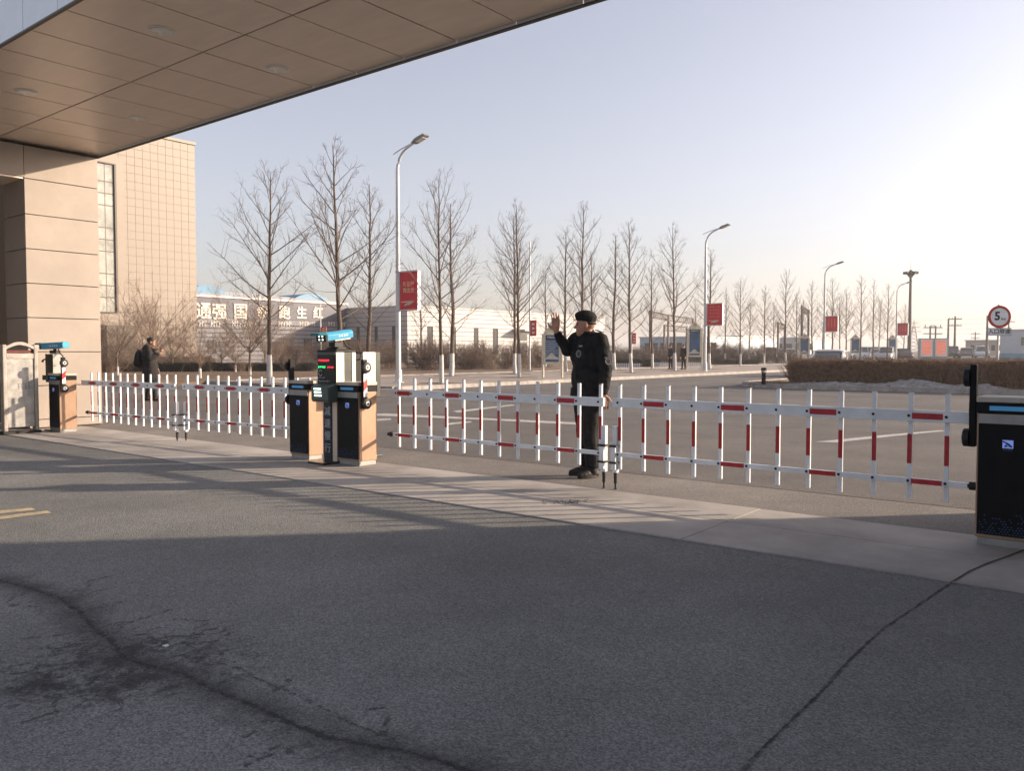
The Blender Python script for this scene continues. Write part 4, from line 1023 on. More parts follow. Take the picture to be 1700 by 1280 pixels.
# ================================================================== VEGETATION
class TubeBatch:
    'many thin tapered twigs as numpy arrays'
    def __init__(s): s.v = []; s.f = []; s.n = 0
    def add(s, path, r0, r1, sides):
        k = len(path); path = np.asarray(path, float)
        d = np.gradient(path, axis=0); d /= (np.linalg.norm(d, axis=1, keepdims=True) + 1e-9)
        ref = np.array([0, 0, 1.0]) if abs(d[0, 2]) < .9 else np.array([1.0, 0, 0])
        a = np.cross(d, ref); a /= (np.linalg.norm(a, axis=1, keepdims=True) + 1e-9); b = np.cross(a, d)
        th = np.arange(sides) * 2 * math.pi / sides
        r = np.linspace(r0, r1, k)[:, None, None]
        ring = path[:, None, :] + r * (np.cos(th)[None, :, None] * a[:, None, :] + np.sin(th)[None, :, None] * b[:, None, :])
        s.v.append(ring.reshape(-1, 3))
        i = np.arange(k - 1)[:, None] * sides; j = np.arange(sides)[None, :]; q = (j + 1) % sides
        s.f.append((np.stack([i + j, i + q, i + sides + q, i + sides + j], -1).reshape(-1, 4)) + s.n)
        s.n += k * sides
    def mesh(s, name, m):
        V = np.concatenate(s.v); F = np.concatenate(s.f); me = bpy.data.meshes.new(name)
        me.vertices.add(len(V)); me.vertices.foreach_set('co', V.ravel())
        me.loops.add(F.size); me.loops.foreach_set('vertex_index', F.ravel())
        me.polygons.add(len(F)); me.polygons.foreach_set('loop_start', np.arange(0, F.size, 4)); me.polygons.foreach_set('loop_total', np.full(len(F), 4))
        me.update(calc_edges=True); me.materials.append(m); me.shade_smooth(); return me
def grow(rg, p, d, ln, seg, lift, wob):
    pts = [p]; d = d / np.linalg.norm(d)
    for i in range(seg):
        d = d + np.array([0, 0, lift]) + rg.normal(0, wob, 3); d /= np.linalg.norm(d)
        pts.append(pts[-1] + d * ln / seg)
    return np.array(pts)
def tree_mesh(seed, H=8.6, spread=2.3, first=.26, nb=30, up=.85, dens=1.0):
    rg = np.random.default_rng(seed); tk = TubeBatch(); cr = TubeBatch()
    n = 16; tp = np.zeros((n + 1, 3)); tp[:, 2] = np.linspace(0, H, n + 1)
    tp[:, :2] += np.cumsum(rg.normal(0, .018, (n + 1, 2)), 0) + np.outer(np.linspace(0, 1, n + 1), rg.normal(0, .10, 2)); tp[0, :2] = 0
    def tr(t): return .095 * (1 - t) ** .85 + .012
    for i in range(n): tk.add(tp[i:i + 2], tr(i / n), tr((i + 1) / n), 9)
    ang = rg.uniform(0, 6.28)
    for k in range(nb):
        t = first + (1 - first) * (k + .5) / nb * .97; t += rg.normal(0, .008)
        t = min(.985, max(first, t)); ang += 2.4 + rg.normal(0, .35)
        i = min(n - 1, int(t * n)); p = tp[i] + (tp[i + 1] - tp[i]) * (t * n - i)
        u = (t - first) / (1 - first)
        ln = spread * (1.35 * (1 - u) ** .75 * (.62 + .38 * min(1, u * 5)) + .16) * rg.uniform(.75, 1.2)
        el = R(32 + 26 * u) + rg.normal(0, .10)
        d = np.array([math.cos(ang) * math.cos(el), math.sin(ang) * math.cos(el), math.sin(el)])
        r0 = min(tr(t) * .55, .009 + .008 * ln)
        bp = grow(rg, p, d, ln, 7, .055 * up, .05); cr.add(bp, r0, .005, 5)
        ns = int((4 + 3.4 * ln) * dens * .85)
        for q in range(ns):
            f = rg.uniform(.18, 1.0); j = min(6, int(f * 7)); sp_ = bp[j] + (bp[j + 1] - bp[j]) * (f * 7 - j)
            bd = bp[j + 1] - bp[j]; bd /= np.linalg.norm(bd)
            sd = bd + rg.normal(0, .62, 3) + np.array([0, 0, .25]); sl = ln * rg.uniform(.14, .36) * (1.15 - .5 * f) + .12
            sb = grow(rg, sp_, sd, sl, 4, .06, .09); cr.add(sb, max(.0045, r0 * .36 * (1.1 - .5 * f)), .003, 4)
            for w in range(int(rg.integers(2, 5) * dens)):
                jj = rg.integers(1, 5); td = (sb[jj] - sb[jj - 1]); td = td / (np.linalg.norm(td) + 1e-9) + rg.normal(0, .7, 3) + np.array([0, 0, .2])
                cr.add(grow(rg, sb[jj], td, sl * rg.uniform(.22, .5) + .05, 2, .05, .1), .0042, .0025, 3)
    wb_ = TubeBatch(); m = 5
    zz = np.linspace(-.03, 1.12, m); path = np.stack([np.interp(zz, tp[:, 2], tp[:, 0]), np.interp(zz, tp[:, 2], tp[:, 1]), zz], 1)
    wb_.add(path, tr(0) + .007 + .008, tr(1.12 / H) + .004, 12)
    return tk.mesh('trunk', M_bark), cr.mesh('crown', M_twig), wb_.mesh('whitewash', M_lime)
PROT = [tree_mesh(101, 8.6, 2.2), tree_mesh(102, 8.6, 1.95, .25, 30, 1.1), tree_mesh(103, 8.6, 1.7, .22, 32, .7), tree_mesh(104, 8.6, 2.45, .28, 26, 1.0), tree_mesh(105, 8.6, 1.5, .2, 34, .9, .9), tree_mesh(106, 8.6, 2.0, .24, 30, .8)]
pitm = MB().box((-.62, -.62, 0), (.62, .62, .02)).mesh('tree_pit', M_soil)
def tree(kind, loc, h, label, group, rz, wide=1.0, wash=True, pit=True, name='bare_tree'):
    t = thing(name, loc, rz, label, 'tree', group); s = h / 8.6
    tk, cr, wb_ = PROT[kind]
    for nm, me_ in (('trunk', tk), ('crown', cr)):
        o = link(nm, me_, t); o.scale = (s * wide, s * wide, s)
    if wash:
        o = link('whitewash', wb_, t); o.scale = (s * wide, s * wide, .75 + .25 * s)
    if pit:
        o = link('soil_pit', pitm, t, (0, 0, -.012), -rz)
    return t
NEARL = 'bare street tree with whitewashed trunk in the row beside the kerb'
BACKL = 'bare street tree with whitewashed trunk in the row nearer the lawn'
FARL = 'bare far tree rising behind the clipped hedge'
TREES = [ # px, base py, top py, prototype, width, label, group
 (447, 643, 293, 3, 1.0, 'broad bare street tree between the pillar and the middle cabinets', None),
 (566, 646, 245, 0, 1.0, 'tallest bare street tree, right behind the blue plate camera', None),
 (611, 629, 308, 2, 1.05, 'slender bare street tree left of the nearest banner lamp', None),
 (733, 641.5, 305, 3, 0.85, 'bare street tree right of the nearest banner lamp', None),
 (749, 628, 340, 4, 1.15, 'slim bare street tree just behind the one right of the banner lamp', None),
 (862, 631, 343, 0, 0.85, 'bare kerbside tree beside the notice board with the long text', 'street trees in the paved rows'), (855, 624.5, 362, 1, 0.9, 'bare tree close behind the kerbside tree beside the notice board', 'street trees in the paved rows'),
 (940, 620, 385, 2, 0.95, 'bare tree between the long-text notice board and the guard', 'street trees in the paved rows'), (966, 625, 345, 1, 0.9, 'bare street tree directly behind the waving guard', None),
 (1020, 617, 392, 4, 1.1, 'bare tree by the left end of the low white fence', 'street trees in the paved rows'), (1048, 622, 370, 5, 0.9, 'bare kerbside tree next to the low white fence and small banner', 'street trees in the paved rows'),
 (1083, 614.5, 440, 2, 1.0, 'bare tree standing between the two lengths of low white fence', 'street trees in the paved rows'), (1120, 618.5, 380, 0, 0.85, 'bare street tree between the two men in dark clothes', None),
 (1178, 615.5, 415, 4, 1.1, 'bare street tree behind the four-row red banner', None), (1229, 609.5, 470, 3, 0.9, 'bare kerbside tree, first one past the four-row banner lamp', 'street trees in the paved rows'),
 (1268, 607, 478, 5, 0.95, 'bare kerbside tree, second one past the four-row banner lamp', 'street trees in the paved rows'), (1304, 605, 452, 1, 0.8, 'bare kerbside tree, third one past the four-row banner lamp', 'street trees in the paved rows'),
 (700, 611, 455, 1, 1.0, 'small bare tree in front of the white building corner', None),
 (985, 612, 420, 5, 0.9, 'thin bare tree set far back behind the guard', 'street trees in the paved rows'), (905, 612, 450, 4, 1.0, 'thin bare tree set far back behind the long-text notice board', 'street trees in the paved rows'),
]
for i, (px, by, tp_, kd, wd, lab, grp) in enumerate(TREES):
    p = base(px, by); dep = CAMH * FPX / (by - HOR)
    tree(kd, (p.x, p.y, .125), ztop(tp_, dep) - .12, lab, grp, i * 1.7, wd, True, True)
FAR = [(1348, 92, 470, 2), (1366, 100, 476, 4), (1381, 90, 468, 1), (1404, 96, 484, 0), (1427, 92, 462, 2), (1449, 98, 468, 4), (1472, 94, 478, 1), (1330, 100, 500, 5), (1394, 108, 498, 3), (1458, 110, 505, 3), (1499, 112, 510, 5),
       (1244, 96, 495, 2), (1284, 104, 505, 0), (1204, 90, 480, 4), (1154, 98, 500, 1), (1322, 88, 490, 0)]
for i, (px, dep, tp_, kd) in enumerate(FAR):
    p = D(px, dep); tree(kd, (p.x, p.y, zg(p.y) + (.10 if p.x < -31 else .12 if p.x < -20.6 else .0)), ztop(tp_, dep), FARL if px > 1318 else 'thin bare tree at the edge of the car park', 'far trees' if px > 1318 else 'car park trees', i * 2.1, .85, px < 1318, False)

# rounded bare trees and shrubs on the lawn
def shrub_mesh(seed, H, Wd, stems, m, trunk=0.0, twig=1.0):
    rg = np.random.default_rng(seed); b = TubeBatch()
    if trunk > 0: b.add(np.array([[0, 0, 0], [.02, .01, trunk * .5], [.0, .03, trunk]]), .055, .045, 7)
    for k in range(stems):
        a = rg.uniform(0, 6.28); el = R(rg.uniform(28, 84)); d = np.array([math.cos(a) * math.cos(el), math.sin(a) * math.cos(el), math.sin(el)])
        p = np.array([rg.normal(0, .05 if trunk else Wd * .13), rg.normal(0, .05 if trunk else Wd * .13), trunk * rg.uniform(.75, 1) if trunk else 0])
        ln = (H - trunk) * rg.uniform(.6, 1.05) / max(.55, math.sin(el)) ** .4 * (.75 + .25 * Wd / H)
        bp = grow(rg, p, d, ln, 6, .07, .085); b.add(bp, .014 if trunk else .010, .004, 4)
        for q in range(int(8 * twig)):
            f = rg.uniform(.15, 1); j = min(5, int(f * 6)); sp_ = bp[j] + (bp[j + 1] - bp[j]) * (f * 6 - j)
            dd_ = bp[j + 1] - bp[j]; dd_ = dd_ / np.linalg.norm(dd_) + rg.normal(0, .6, 3)
            sb = grow(rg, sp_, dd_, ln * rg.uniform(.12, .34), 3, .05, .1); b.add(sb, .006, .003, 3)
            for w in range(int(3 * twig)):
                jj = rg.integers(1, 4); td = sb[jj] - sb[jj - 1]; td = td / (np.linalg.norm(td) + 1e-9) + rg.normal(0, .7, 3)
                b.add(grow(rg, sb[jj], td, ln * rg.uniform(.06, .16), 2, .03, .1), .004, .0025, 3)
    return b.mesh('branches', m)
M_bushd = mat('dark_bush', (0.15, 0.10, 0.075), .9, 0, .35, 2)
SH = [shrub_mesh(1, 2.6, 2.4, 46, M_shrub), shrub_mesh(2, 1.7, 2.2, 60, M_bushd, 0, 1.5), shrub_mesh(3, 3.4, 2.6, 20, M_shrub, .8, 1.3), shrub_mesh(4, 3.0, 3.0, 50, M_shrub), shrub_mesh(5, 1.3, 1.8, 50, M_bushd, 0, 1.5), shrub_mesh(6, 3.6, 3.0, 24, M_shrub, 1.1, 1.4)]
def shrub(kind, px, by, h, label, group, wide=1.0, wash=False, rz=0, name='bare_shrub', cat='shrub'):
    p = base(px, by); t = thing(name, (p.x, p.y, .09), rz, label, cat, group)
    H0 = [2.6, 1.7, 3.4, 3.0, 1.3, 3.6][kind]; o = link('branches', SH[kind], t); s = h / H0; o.scale = (s * wide, s * wide, s)
    if wash: link('whitewash', MB().tube([(0, 0, -.02), (0, 0, .45)], [.075, .066], 10).mesh('whitewash', M_lime), t)
    return t
TRL = 'small rounded bare tree on the lawn in front of the tiled building'
for k, (px, by, pt, kd, w, ws) in enumerate([(258, 622, 468, 5, .9, False), (286, 619, 500, 2, .9, True), (332, 631, 528, 2, 1.1, True), (195, 626, 500, 5, 1.1, True), (415, 626, 470, 5, .85, True), (391, 620, 520, 2, 1, True), (459, 618, 545, 2, 1, True), (230, 617, 510, 2, 1.2, False), (300, 616, 540, 5, 1, True), (368, 618, 535, 5, 1, False), (440, 617, 505, 5, 1, True)]):
    dep = CAMH * FPX / (by - HOR); shrub(kd, px, by, ztop(pt, dep), 'small bare tree with rounded crown directly above the walker with the backpack' if k == 0 else TRL, None if k == 0 else 'small lawn trees', w, ws, k * 1.3, 'small_tree', 'tree')
SHL = 'brown bare shrub in the thicket on the lawn by the pillar'
for k in range(13):
    px = (168 + 19 * k) if k < 9 else (365 + 40 * (k - 9)) + random.uniform(-5, 5); by = random.uniform(612, 623)
    shrub(random.choice((0, 3, 0, 4)), px, by, random.uniform(1.6, 3.0) * (1.1 if px < 220 else .8 if px < 345 else .55), SHL if px < 340 else 'brown bare shrub in front of the lettered factory hall', 'pillar thicket' if px < 340 else 'factory shrubs', random.uniform(.8, 1.2), False, k)
for k, (px, by, h, w) in enumerate([(585, 613, 2.0, 1.1), (625, 614, 2.1, 1.2), (648, 612, 1.8, 1.1), (603, 610, 1.7, 1.2), (545, 612, 2.0, 1.1), (510, 611, 2.0, 1.1), (480, 612, 1.8, 1.1), (562, 609, 2.0, 1.1)]):
    shrub((1, 3)[k % 2], px, by, h, 'rounded dark bare bush behind the middle cabinets', 'bushes behind cabinets', w, False, k)
for k, (px, by, h, w) in enumerate([(712, 617, 1.84, 1.3), (700, 614, 1.60, 1.2), (760, 614, 1.60, 1.2), (785, 614, 1.52, 1.3), (775, 616, 1.28, 1.2), (815, 616, 1.36, 1.4), (840, 615, 1.36, 1.3), (800, 613, 1.76, 1.2), (870, 614, 1.28, 1.1), (738, 613, 1.68, 1.1), (890, 613, 1.76, .9), (680, 613, 1.20, 1.2), (905, 611, 1.60, 1), (855, 610, 1.76, 1)]):
    shrub((1, 1, 3)[k % 3], px, by, h, 'rounded dark bare bush in front of the white building', 'bushes by white building', w, False, k)
for k in range(20):
    px = 1015 + k * 16 + random.uniform(-4, 4)
    shrub(random.choice((1, 4)), px, random.uniform(602, 605), random.uniform(1.2, 2.0), 'low dark bush between the walk and the car park', 'car park bushes', 1.2, False, k)

# clipped hedges
def hedge_mesh(seed, L_, W_, H_, n, m, dr=.006):
    rg = np.random.default_rng(seed); b = TubeBatch()
    for k in range(n):
        face = rg.random()
        if face < .55: p = np.array([rg.uniform(0, L_), rg.uniform(-.02, .16), rg.uniform(0, H_ * .55)])
        elif face < .72: p = np.array([rg.uniform(0, .18), rg.uniform(0, W_), rg.uniform(0, H_ * .55)])
        elif face < .76: p = np.array([L_ - rg.uniform(0, .18), rg.uniform(0, W_), rg.uniform(0, H_ * .55)])
        else: p = np.array([rg.uniform(0, L_), rg.uniform(0, W_), H_ * rg.uniform(.55, .8)])
        d = np.array([rg.normal(0, .34), rg.normal(-.06, .26), 1.0])
        ln = (H_ * rg.uniform(.93, 1.06) - p[2]) * rg.uniform(.55, 1.0)
        pts = grow(rg, p, d, ln, 4, .05, .12); pts[:, 2] = np.minimum(pts[:, 2], H_ + rg.normal(0, .05) + (.14 if rg.random() < .06 else 0) + .035 * np.sin(pts[:, 0] * 1.3))
        b.add(pts, dr * rg.uniform(.7, 1.5), .003, 3)
        for q in range(2):
            j = rg.integers(1, 4); td = np.array([rg.normal(0, .7), rg.normal(-.25, .6), rg.normal(.5, .5)])
            tw = grow(rg, pts[j], td, rg.uniform(.08, .22), 2, 0, .15); tw[:, 2] = np.minimum(tw[:, 2], H_ + .06); b.add(tw, .004, .002, 3)
    return b.mesh('twigs', m)
def hedge(loc, L_, W_, H_, n, label, seed, m=None, rz=0, group=None, dr=.0085):
    t = thing('clipped_hedge', loc, rz, label, 'hedge', group)
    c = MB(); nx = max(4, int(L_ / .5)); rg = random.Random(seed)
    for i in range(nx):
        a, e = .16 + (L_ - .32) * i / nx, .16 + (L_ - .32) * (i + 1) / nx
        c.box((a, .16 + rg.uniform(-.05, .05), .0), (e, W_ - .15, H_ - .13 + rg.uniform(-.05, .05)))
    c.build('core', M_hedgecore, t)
    link('twigs', hedge_mesh(seed, L_, W_, H_, n, m or M_hedge, dr), t)
    return t
hp0 = D(1310, 34.0)
hy_ = 30.5; tt = (1310 - 850) / FPX; cyd = hy_ / (SY_ * tt + CY_); hx0 = c2w(tt * cyd, cyd)[0]
hedge((hx0, hy_, .13), 8.6, 3.0, .99, 9000, 'long brown clipped hedge with bare twigs on the kerbed island', 11)
hx1 = hx0 + 8.75
hedge((hx1, hy_ + 1.4, .13), 9, 2.4, .97, 5000, 'brown hedge piece, orange sunlight in its colour, set back behind the speed limit sign', 12, mat('sunlit_hedge_twig', (0.22, 0.115, 0.06), .9, 0, .35, 1.5))  # orange sunlight on this piece is put into the twig colour
M_greenh = mat('dark_green_hedge', (0.045, 0.042, 0.026), .9, 0, .4, 3)
def low_hedge(pxa, pxb, pby, h, label, n, m=None):
    a, b = base(pxa, pby), base(pxb, pby); d = b - a
    hedge((a.x, a.y, .09), d.length, 1.0, h, n, label, int(pxa), m or M_greenh, math.atan2(d.y, d.x), None, .008)
low_hedge(168, 345, 620, .62, 'low dark clipped hedge on the lawn behind the walker', 2600)
low_hedge(352, 520, 619, .6, 'low dark clipped hedge under the factory lettering', 2400)
low_hedge(172, 350, 614, 1.0, 'taller reddish clipped hedge behind the low dark one', 2600, M_shrub)
low_hedge(1010, 1095, 611, .75, 'dark clipped hedge behind the low white fence', 1500)
low_hedge(1178, 1262, 606.5, .6, 'dark clipped hedge right of the four-row red banner', 1500)
# old snow heap on the island
sn = MB(); nx, ny = 46, 12
rgs = np.random.default_rng(3)
a, b = D(1322, 30.6), D(1566, 27.6)
X0, X1 = -11.2, -4.0
for j in range(ny + 1):
    for i in range(nx + 1):
        u, v_ = i / nx, j / ny; x = X0 + (X1 - X0) * u; y = 29.5 + 1.15 * v_
        hgt = .20 * math.exp(-((u - .62) / .2) ** 2) + .11 * math.exp(-((u - .22) / .17) ** 2) + .1 * math.exp(-((u - .9) / .08) ** 2)
        hgt *= math.sin(math.pi * v_) ** .7 if 0 < v_ < 1 else 0
        hgt *= 1 + .35 * math.sin(x * 3.1 + y * 2) * .5 + rgs.normal(0, .22)
        sn.v.append((x, y + .12 * math.sin(x * 2.2), .127 + hgt - (.02 if hgt < .02 else 0)))
for j in range(ny):
    for i in range(nx): q = j * (nx + 1) + i; sn.f.append((q, q + 1, q + nx + 2, q + nx + 1)); sn.m.append(0)
tag(sn.build('snow_heap', M_snow, smooth=True), 'heap of dirty old snow lying along the island kerb before the hedge', 'snow')
# dry leaves and grass tufts on the island and lawn edge
tf = TubeBatch(); rg = np.random.default_rng(8)
for k in range(7000):
    x, y = rg.uniform(-12.6, 3), rg.uniform(29.5, 31.7)
    if k > 4500: x, y = rg.uniform(-75, -31), rg.uniform(16.5, 34)
    h = rg.uniform(.04, .13); tf.add(np.array([[x, y, .1], [x + rg.normal(0, .04), y + rg.normal(0, .04), .12 + h]]), .006, .002, 3)
tag(link('dry_grass', tf.mesh('dry_grass', mat('straw', (.24, .16, .085), .95, 0, .3, 2))), 'sparse dry grass stubble on the island and lawn', 'grass', kind='stuff')

# ================================================================== CARS
def car(p, rz, col, label, suv=False, parts=True, group='cars parked beyond the hedge'):
    t = thing('parked_car', p, rz, label, 'car', group)
    L_, W_ = 4.6, 1.8; H_ = 1.72 if suv else 1.46
    m = mat('car_paint_%02d%02d%02d' % tuple(int(c * 99) for c in col), col, .25, 0.1, .03, 3, coat=.6)
    # body: cross-sections along the length (x), lower half and cabin
    def loft(secs, name, mm, parent, sm=True):
        b = MB(); n = len(secs[0])
        for s_ in secs: b.v.extend(s_)
        for i in range(len(secs) - 1):
            for j in range(n): q = (j + 1) % n; b.f.append((i * n + j, i * n + q, (i + 1) * n + q, (i + 1) * n + j)); b.m.append(0)
        b.f.append(tuple(range(n))); b.m.append(0); b.f.append(tuple((len(secs) - 1) * n + j for j in reversed(range(n)))); b.m.append(0)
        o = b.build(name, mm, parent); return smooth_angle(o, 50)
    def sec(x, w, z0, z1):
        h = w / 2; return [(x, -h * .94, z0), (x, -h, z0 + .12), (x, -h, (z0 + z1) / 2), (x, -h * .95, z1 - .06), (x, -h * .8, z1), (x, h * .8, z1), (x, h * .95, z1 - .06), (x, h, (z0 + z1) / 2), (x, h, z0 + .12), (x, h * .94, z0)]
    hb = .98 if suv else .90
    loft([sec(-2.28, 1.45, .32, .70), sec(-2.2, 1.62, .25, hb - .08), sec(-1.7, W_, .2, hb + .02), sec(-.6, W_, .2, hb + .03), sec(.8, W_, .2, hb), sec(1.7, 1.76, .2, hb - .10), sec(2.2, 1.55, .26, hb - .24), sec(2.3, 1.3, .34, .58)], 'body', m, t)
    def cab(x, w, z0, z1):
        return [(x, -w / 2, z0), (x, -w / 2 * .98, z0 + .02), (x, -w / 2 * .93, (z0 + z1) / 2), (x, -w / 2 * .82, z1 - .04), (x, -w / 2 * .7, z1), (x, w / 2 * .7, z1), (x, w / 2 * .82, z1 - .04), (x, w / 2 * .93, (z0 + z1) / 2), (x, w / 2 * .98, z0 + .02), (x, w / 2, z0)]
    rear = -2.1 if suv else -1.75
    z0 = hb - .06
    gl = loft([cab(rear, 1.58, z0, z0 + .08), cab(rear + (.25 if suv else .7), 1.62, z0, H_ - .06), cab(-.3, 1.64, z0, H_ - .02), cab(.25, 1.64, z0, H_ - .06), cab(1.15, 1.58, z0, z0 + .06)], 'windows', M_glass, t)
    loft([cab(rear + (.2 if suv else .62), 1.665, H_ - .12, H_ - .02), cab(-.4, 1.67, H_ - .10, H_ + .01), cab(.32, 1.66, H_ - .14, H_ - .035)], 'roof', m, t)
    for s in (-1, 1):
        b = MB()
        for pts in ([(rear + .05, z0 + .1), (rear + (.3 if suv else .72), H_ - .1)], [(-.35, z0), (-.35, H_ - .08)], [(1.12, z0 + .06), (.27, H_ - .09)]):
            b.tube([(q[0], s * (.815 - .12 * (q[1] - z0) / (H_ - z0)), q[1]) for q in pts], .035, 6)
        b.build('pillar', m, t)
        for x in (-1.4, 1.4):
            w = MB().tube([(x, s * .72, .32), (x, s * .91, .32)], [.32, .32], 16).build('wheel', M_rub, t)
            MB().tube([(x, s * .905, .32), (x, s * .918, .32)], [.2, .19], 12).build('rim', M_galv, w)
        MB().box((2.08, s * .45, .58), (2.24, s * .72, .70)).build('headlight', M_lampglass, t)
        MB().box((-2.25, s * .5, .72), (-2.16, s * .78, .86)).build('tail_light', M_red, t)
        MB().box((.85, s * .86, z0 + .08), (1.0, s * 1.02, z0 + .22)).build('mirror', m, t)
    return t
WH = (.72, .72, .72); BK = (.015, .015, .017); GR = (.20, .21, .22); SV = (.42, .43, .44); BR = (.12, .10, .09)
p = D(1376, 45); car((p.x, p.y, .004), YAW - R(118), WH, 'white saloon car driving past behind the hedge end', group=None)
CARS = [(1437, 112, WH, 1, 'white SUV parked nearest the far striped lamp', 95), (1426, 118, BK, 0, 'black car parked behind the white SUV under the trees', 80), (1455, 108, WH, 0, 'white car parked under the far trees', 70), (1471, 104, SV, 1, 'silver car parked beside the far info board', 60), (1494, 108, BK, 0, 'dark car next to the floodlight mast', 85),
        (1580, 118, BK, 1, 'dark green-black SUV parked under the utility poles', 65), (1604, 122, GR, 0, 'grey car parked between the dark SUV and the white SUV', 60), (1630, 120, WH, 1, 'white SUV parked left of the speed limit sign', 58),
        (1213, 125, WH, 0, 'white car parked in front of the grey-blue shed', 80), (1280, 112, SV, 1, 'silver van-like car parked by the row of trees', 70), (1300, 122, SV, 0, 'silver car parked behind the silver van-like car', 90), (1313, 126, WH, 0, 'white car parked beside the hedge end', 95),
        (1189, 118, WH, 0, 'white car half hidden by the banner lamp post', 60), (1090, 112, SV, 0, 'silver car left of the two men', 15), (1062, 116, GR, 0, 'grey car behind the low white fence', 20)]
for k, (px, dep, c, suv, lab, ang) in enumerate(CARS):
    q = D(px, dep); car((q.x, q.y, zg(q.y) + (.12 if q.x < -20.5 else .004)), R(ang) + YAW + (math.pi if k % 2 else 0), c, lab, bool(suv))

# ================================================================== PEOPLE
def capsule(b, p0, r0, p1, r1, n=12, su=1.0, sv=1.0, up=(0, 0, 1)):
    p0, p1 = Vector(p0), Vector(p1); d = p1 - p0; L_ = max(d.length, 1e-5); d.normalize()
    path, rad = [], []
    for k in range(4): a = math.pi / 2 * k / 4; path.append(p0 - d * r0 * math.cos(a)); rad.append(max(.001, r0 * math.sin(a)))
    path.append(p0); rad.append(r0); path.append(p1); rad.append(r1)
    for k in range(1, 5): a = math.pi / 2 * k / 4; path.append(p1 + d * r1 * math.sin(a)); rad.append(max(.001, r1 * math.cos(a)))
    b.tube(path, rad, n, 0, True, su, sv, up)
def remesh(b, vox, smooth=6, noise=0.0, seed=0):
    me_ = b.mesh('tmp', M_skin); o = bpy.data.objects.new('tmp', me_); COL.objects.link(o)
    r = o.modifiers.new('r', 'REMESH'); r.mode = 'VOXEL'; r.voxel_size = vox
    s = o.modifiers.new('s', 'SMOOTH'); s.iterations = smooth; s.factor = .5
    if noise:
        tx = bpy.data.textures.new('folds', 'CLOUDS'); tx.noise_scale = .09; tx.noise_depth = 2
        dm = o.modifiers.new('d', 'DISPLACE'); dm.texture = tx; dm.strength = noise; dm.mid_level = .5
    dg = bpy.context.evaluated_depsgraph_get(); out = bpy.data.meshes.new_from_object(o.evaluated_get(dg))
    bpy.data.objects.remove(o); bpy.data.meshes.remove(me_)
    out.materials.clear(); out.shade_smooth(); return out
def part(name, b, m, parent, vox=.012, smooth=6, noise=0.0):
    me_ = remesh(b, vox, smooth, noise); me_.name = name; me_.materials.append(m); return link(name, me_, parent)
def head(b, c, face, s=1.0):
    'skull, jaw, nose, brow, ears; face = horizontal viewing direction'
    f = Vector((*face, 0)).normalized(); l = Vector((-f.y, f.x, 0)); c = Vector(c); u = Vector((0, 0, 1))
    mt = Matrix((( f.x, l.x, 0), (f.y, l.y, 0), (0, 0, 1)))
    b.ell(c + u * .025 * s - f * .012 * s, (.098 * s, .076 * s, .098 * s), mtx=mt)
    b.ell(c + f * .032 * s - u * .045 * s, (.062 * s, .060 * s, .075 * s), mtx=mt)
    b.ell(c + f * .062 * s - u * .092 * s, (.030 * s, .034 * s, .026 * s), mtx=mt)       # chin
    b.ell(c + f * .078 * s + u * .022 * s, (.018 * s, .055 * s, .016 * s), mtx=mt)       # brow
    capsule(b, c + f * .088 * s + u * .008 * s, .009 * s, c + f * .108 * s - u * .028 * s, .014 * s)   # nose
    b.ell(c + f * .088 * s - u * .056 * s, (.012 * s, .024 * s, .008 * s), mtx=mt)       # lips
    for q in (-1, 1):
        b.ell(c - f * .004 * s + l * q * .078 * s - u * .005 * s, (.020 * s, .010 * s, .034 * s), mtx=mt)
        b.ell(c + f * .058 * s + l * q * .038 * s - u * .022 * s, (.028 * s, .022 * s, .022 * s), mtx=mt)
    return f, l
def hand(b, wrist, fwd, palm_n, thumb_side, s=1.0, curl=.15, spread=.10):
    'palm and five separate fingers; fwd wrist->fingertips, palm_n out of the palm'
    w = Vector(wrist); f = Vector(fwd).normalized(); n = Vector(palm_n); n = (n - f * n.dot(f)).normalized(); a = f.cross(n) * thumb_side
    capsule(b, w, .026 * s, w + f * .035 * s, .030 * s, su=1.0, sv=.75, up=n)
    for k, off in enumerate((-.030, -.010, .010, .030)):
        capsule(b, w + f * .02 * s + a * off * .6 * s, .015 * s, w + f * .088 * s + a * off * 1.05 * s, .0125 * s)
    for k, (off, ln) in enumerate(((.031, .068), (.0105, .078), (-.0105, .072), (-.031, .056))):
        p = w + f * .088 * s + a * off * 1.05 * s; d = (f + a * off * spread * 22).normalized()
        r = .0088 * s
        q1 = p + d * ln * .5 * s; d2 = (d + n * curl).normalized(); q2 = q1 + d2 * ln * .32 * s; d3 = (d2 + n * curl).normalized(); q3 = q2 + d3 * ln * .25 * s
        capsule(b, p, r * 1.08, q1, r, 8); capsule(b, q1, r, q2, r * .92, 8); capsule(b, q2, r * .92, q3, r * .8, 8)
    t0 = w + f * .028 * s + a * .026 * s; t1 = t0 + (f * .55 + a * .75 + n * .25).normalized() * .042 * s; t2 = t1 + (f * .85 + a * .42 + n * .2).normalized() * .032 * s
    capsule(b, t0, .015 * s, t1, .0115 * s, 8); capsule(b, t1, .0112 * s, t2, .009 * s, 8)

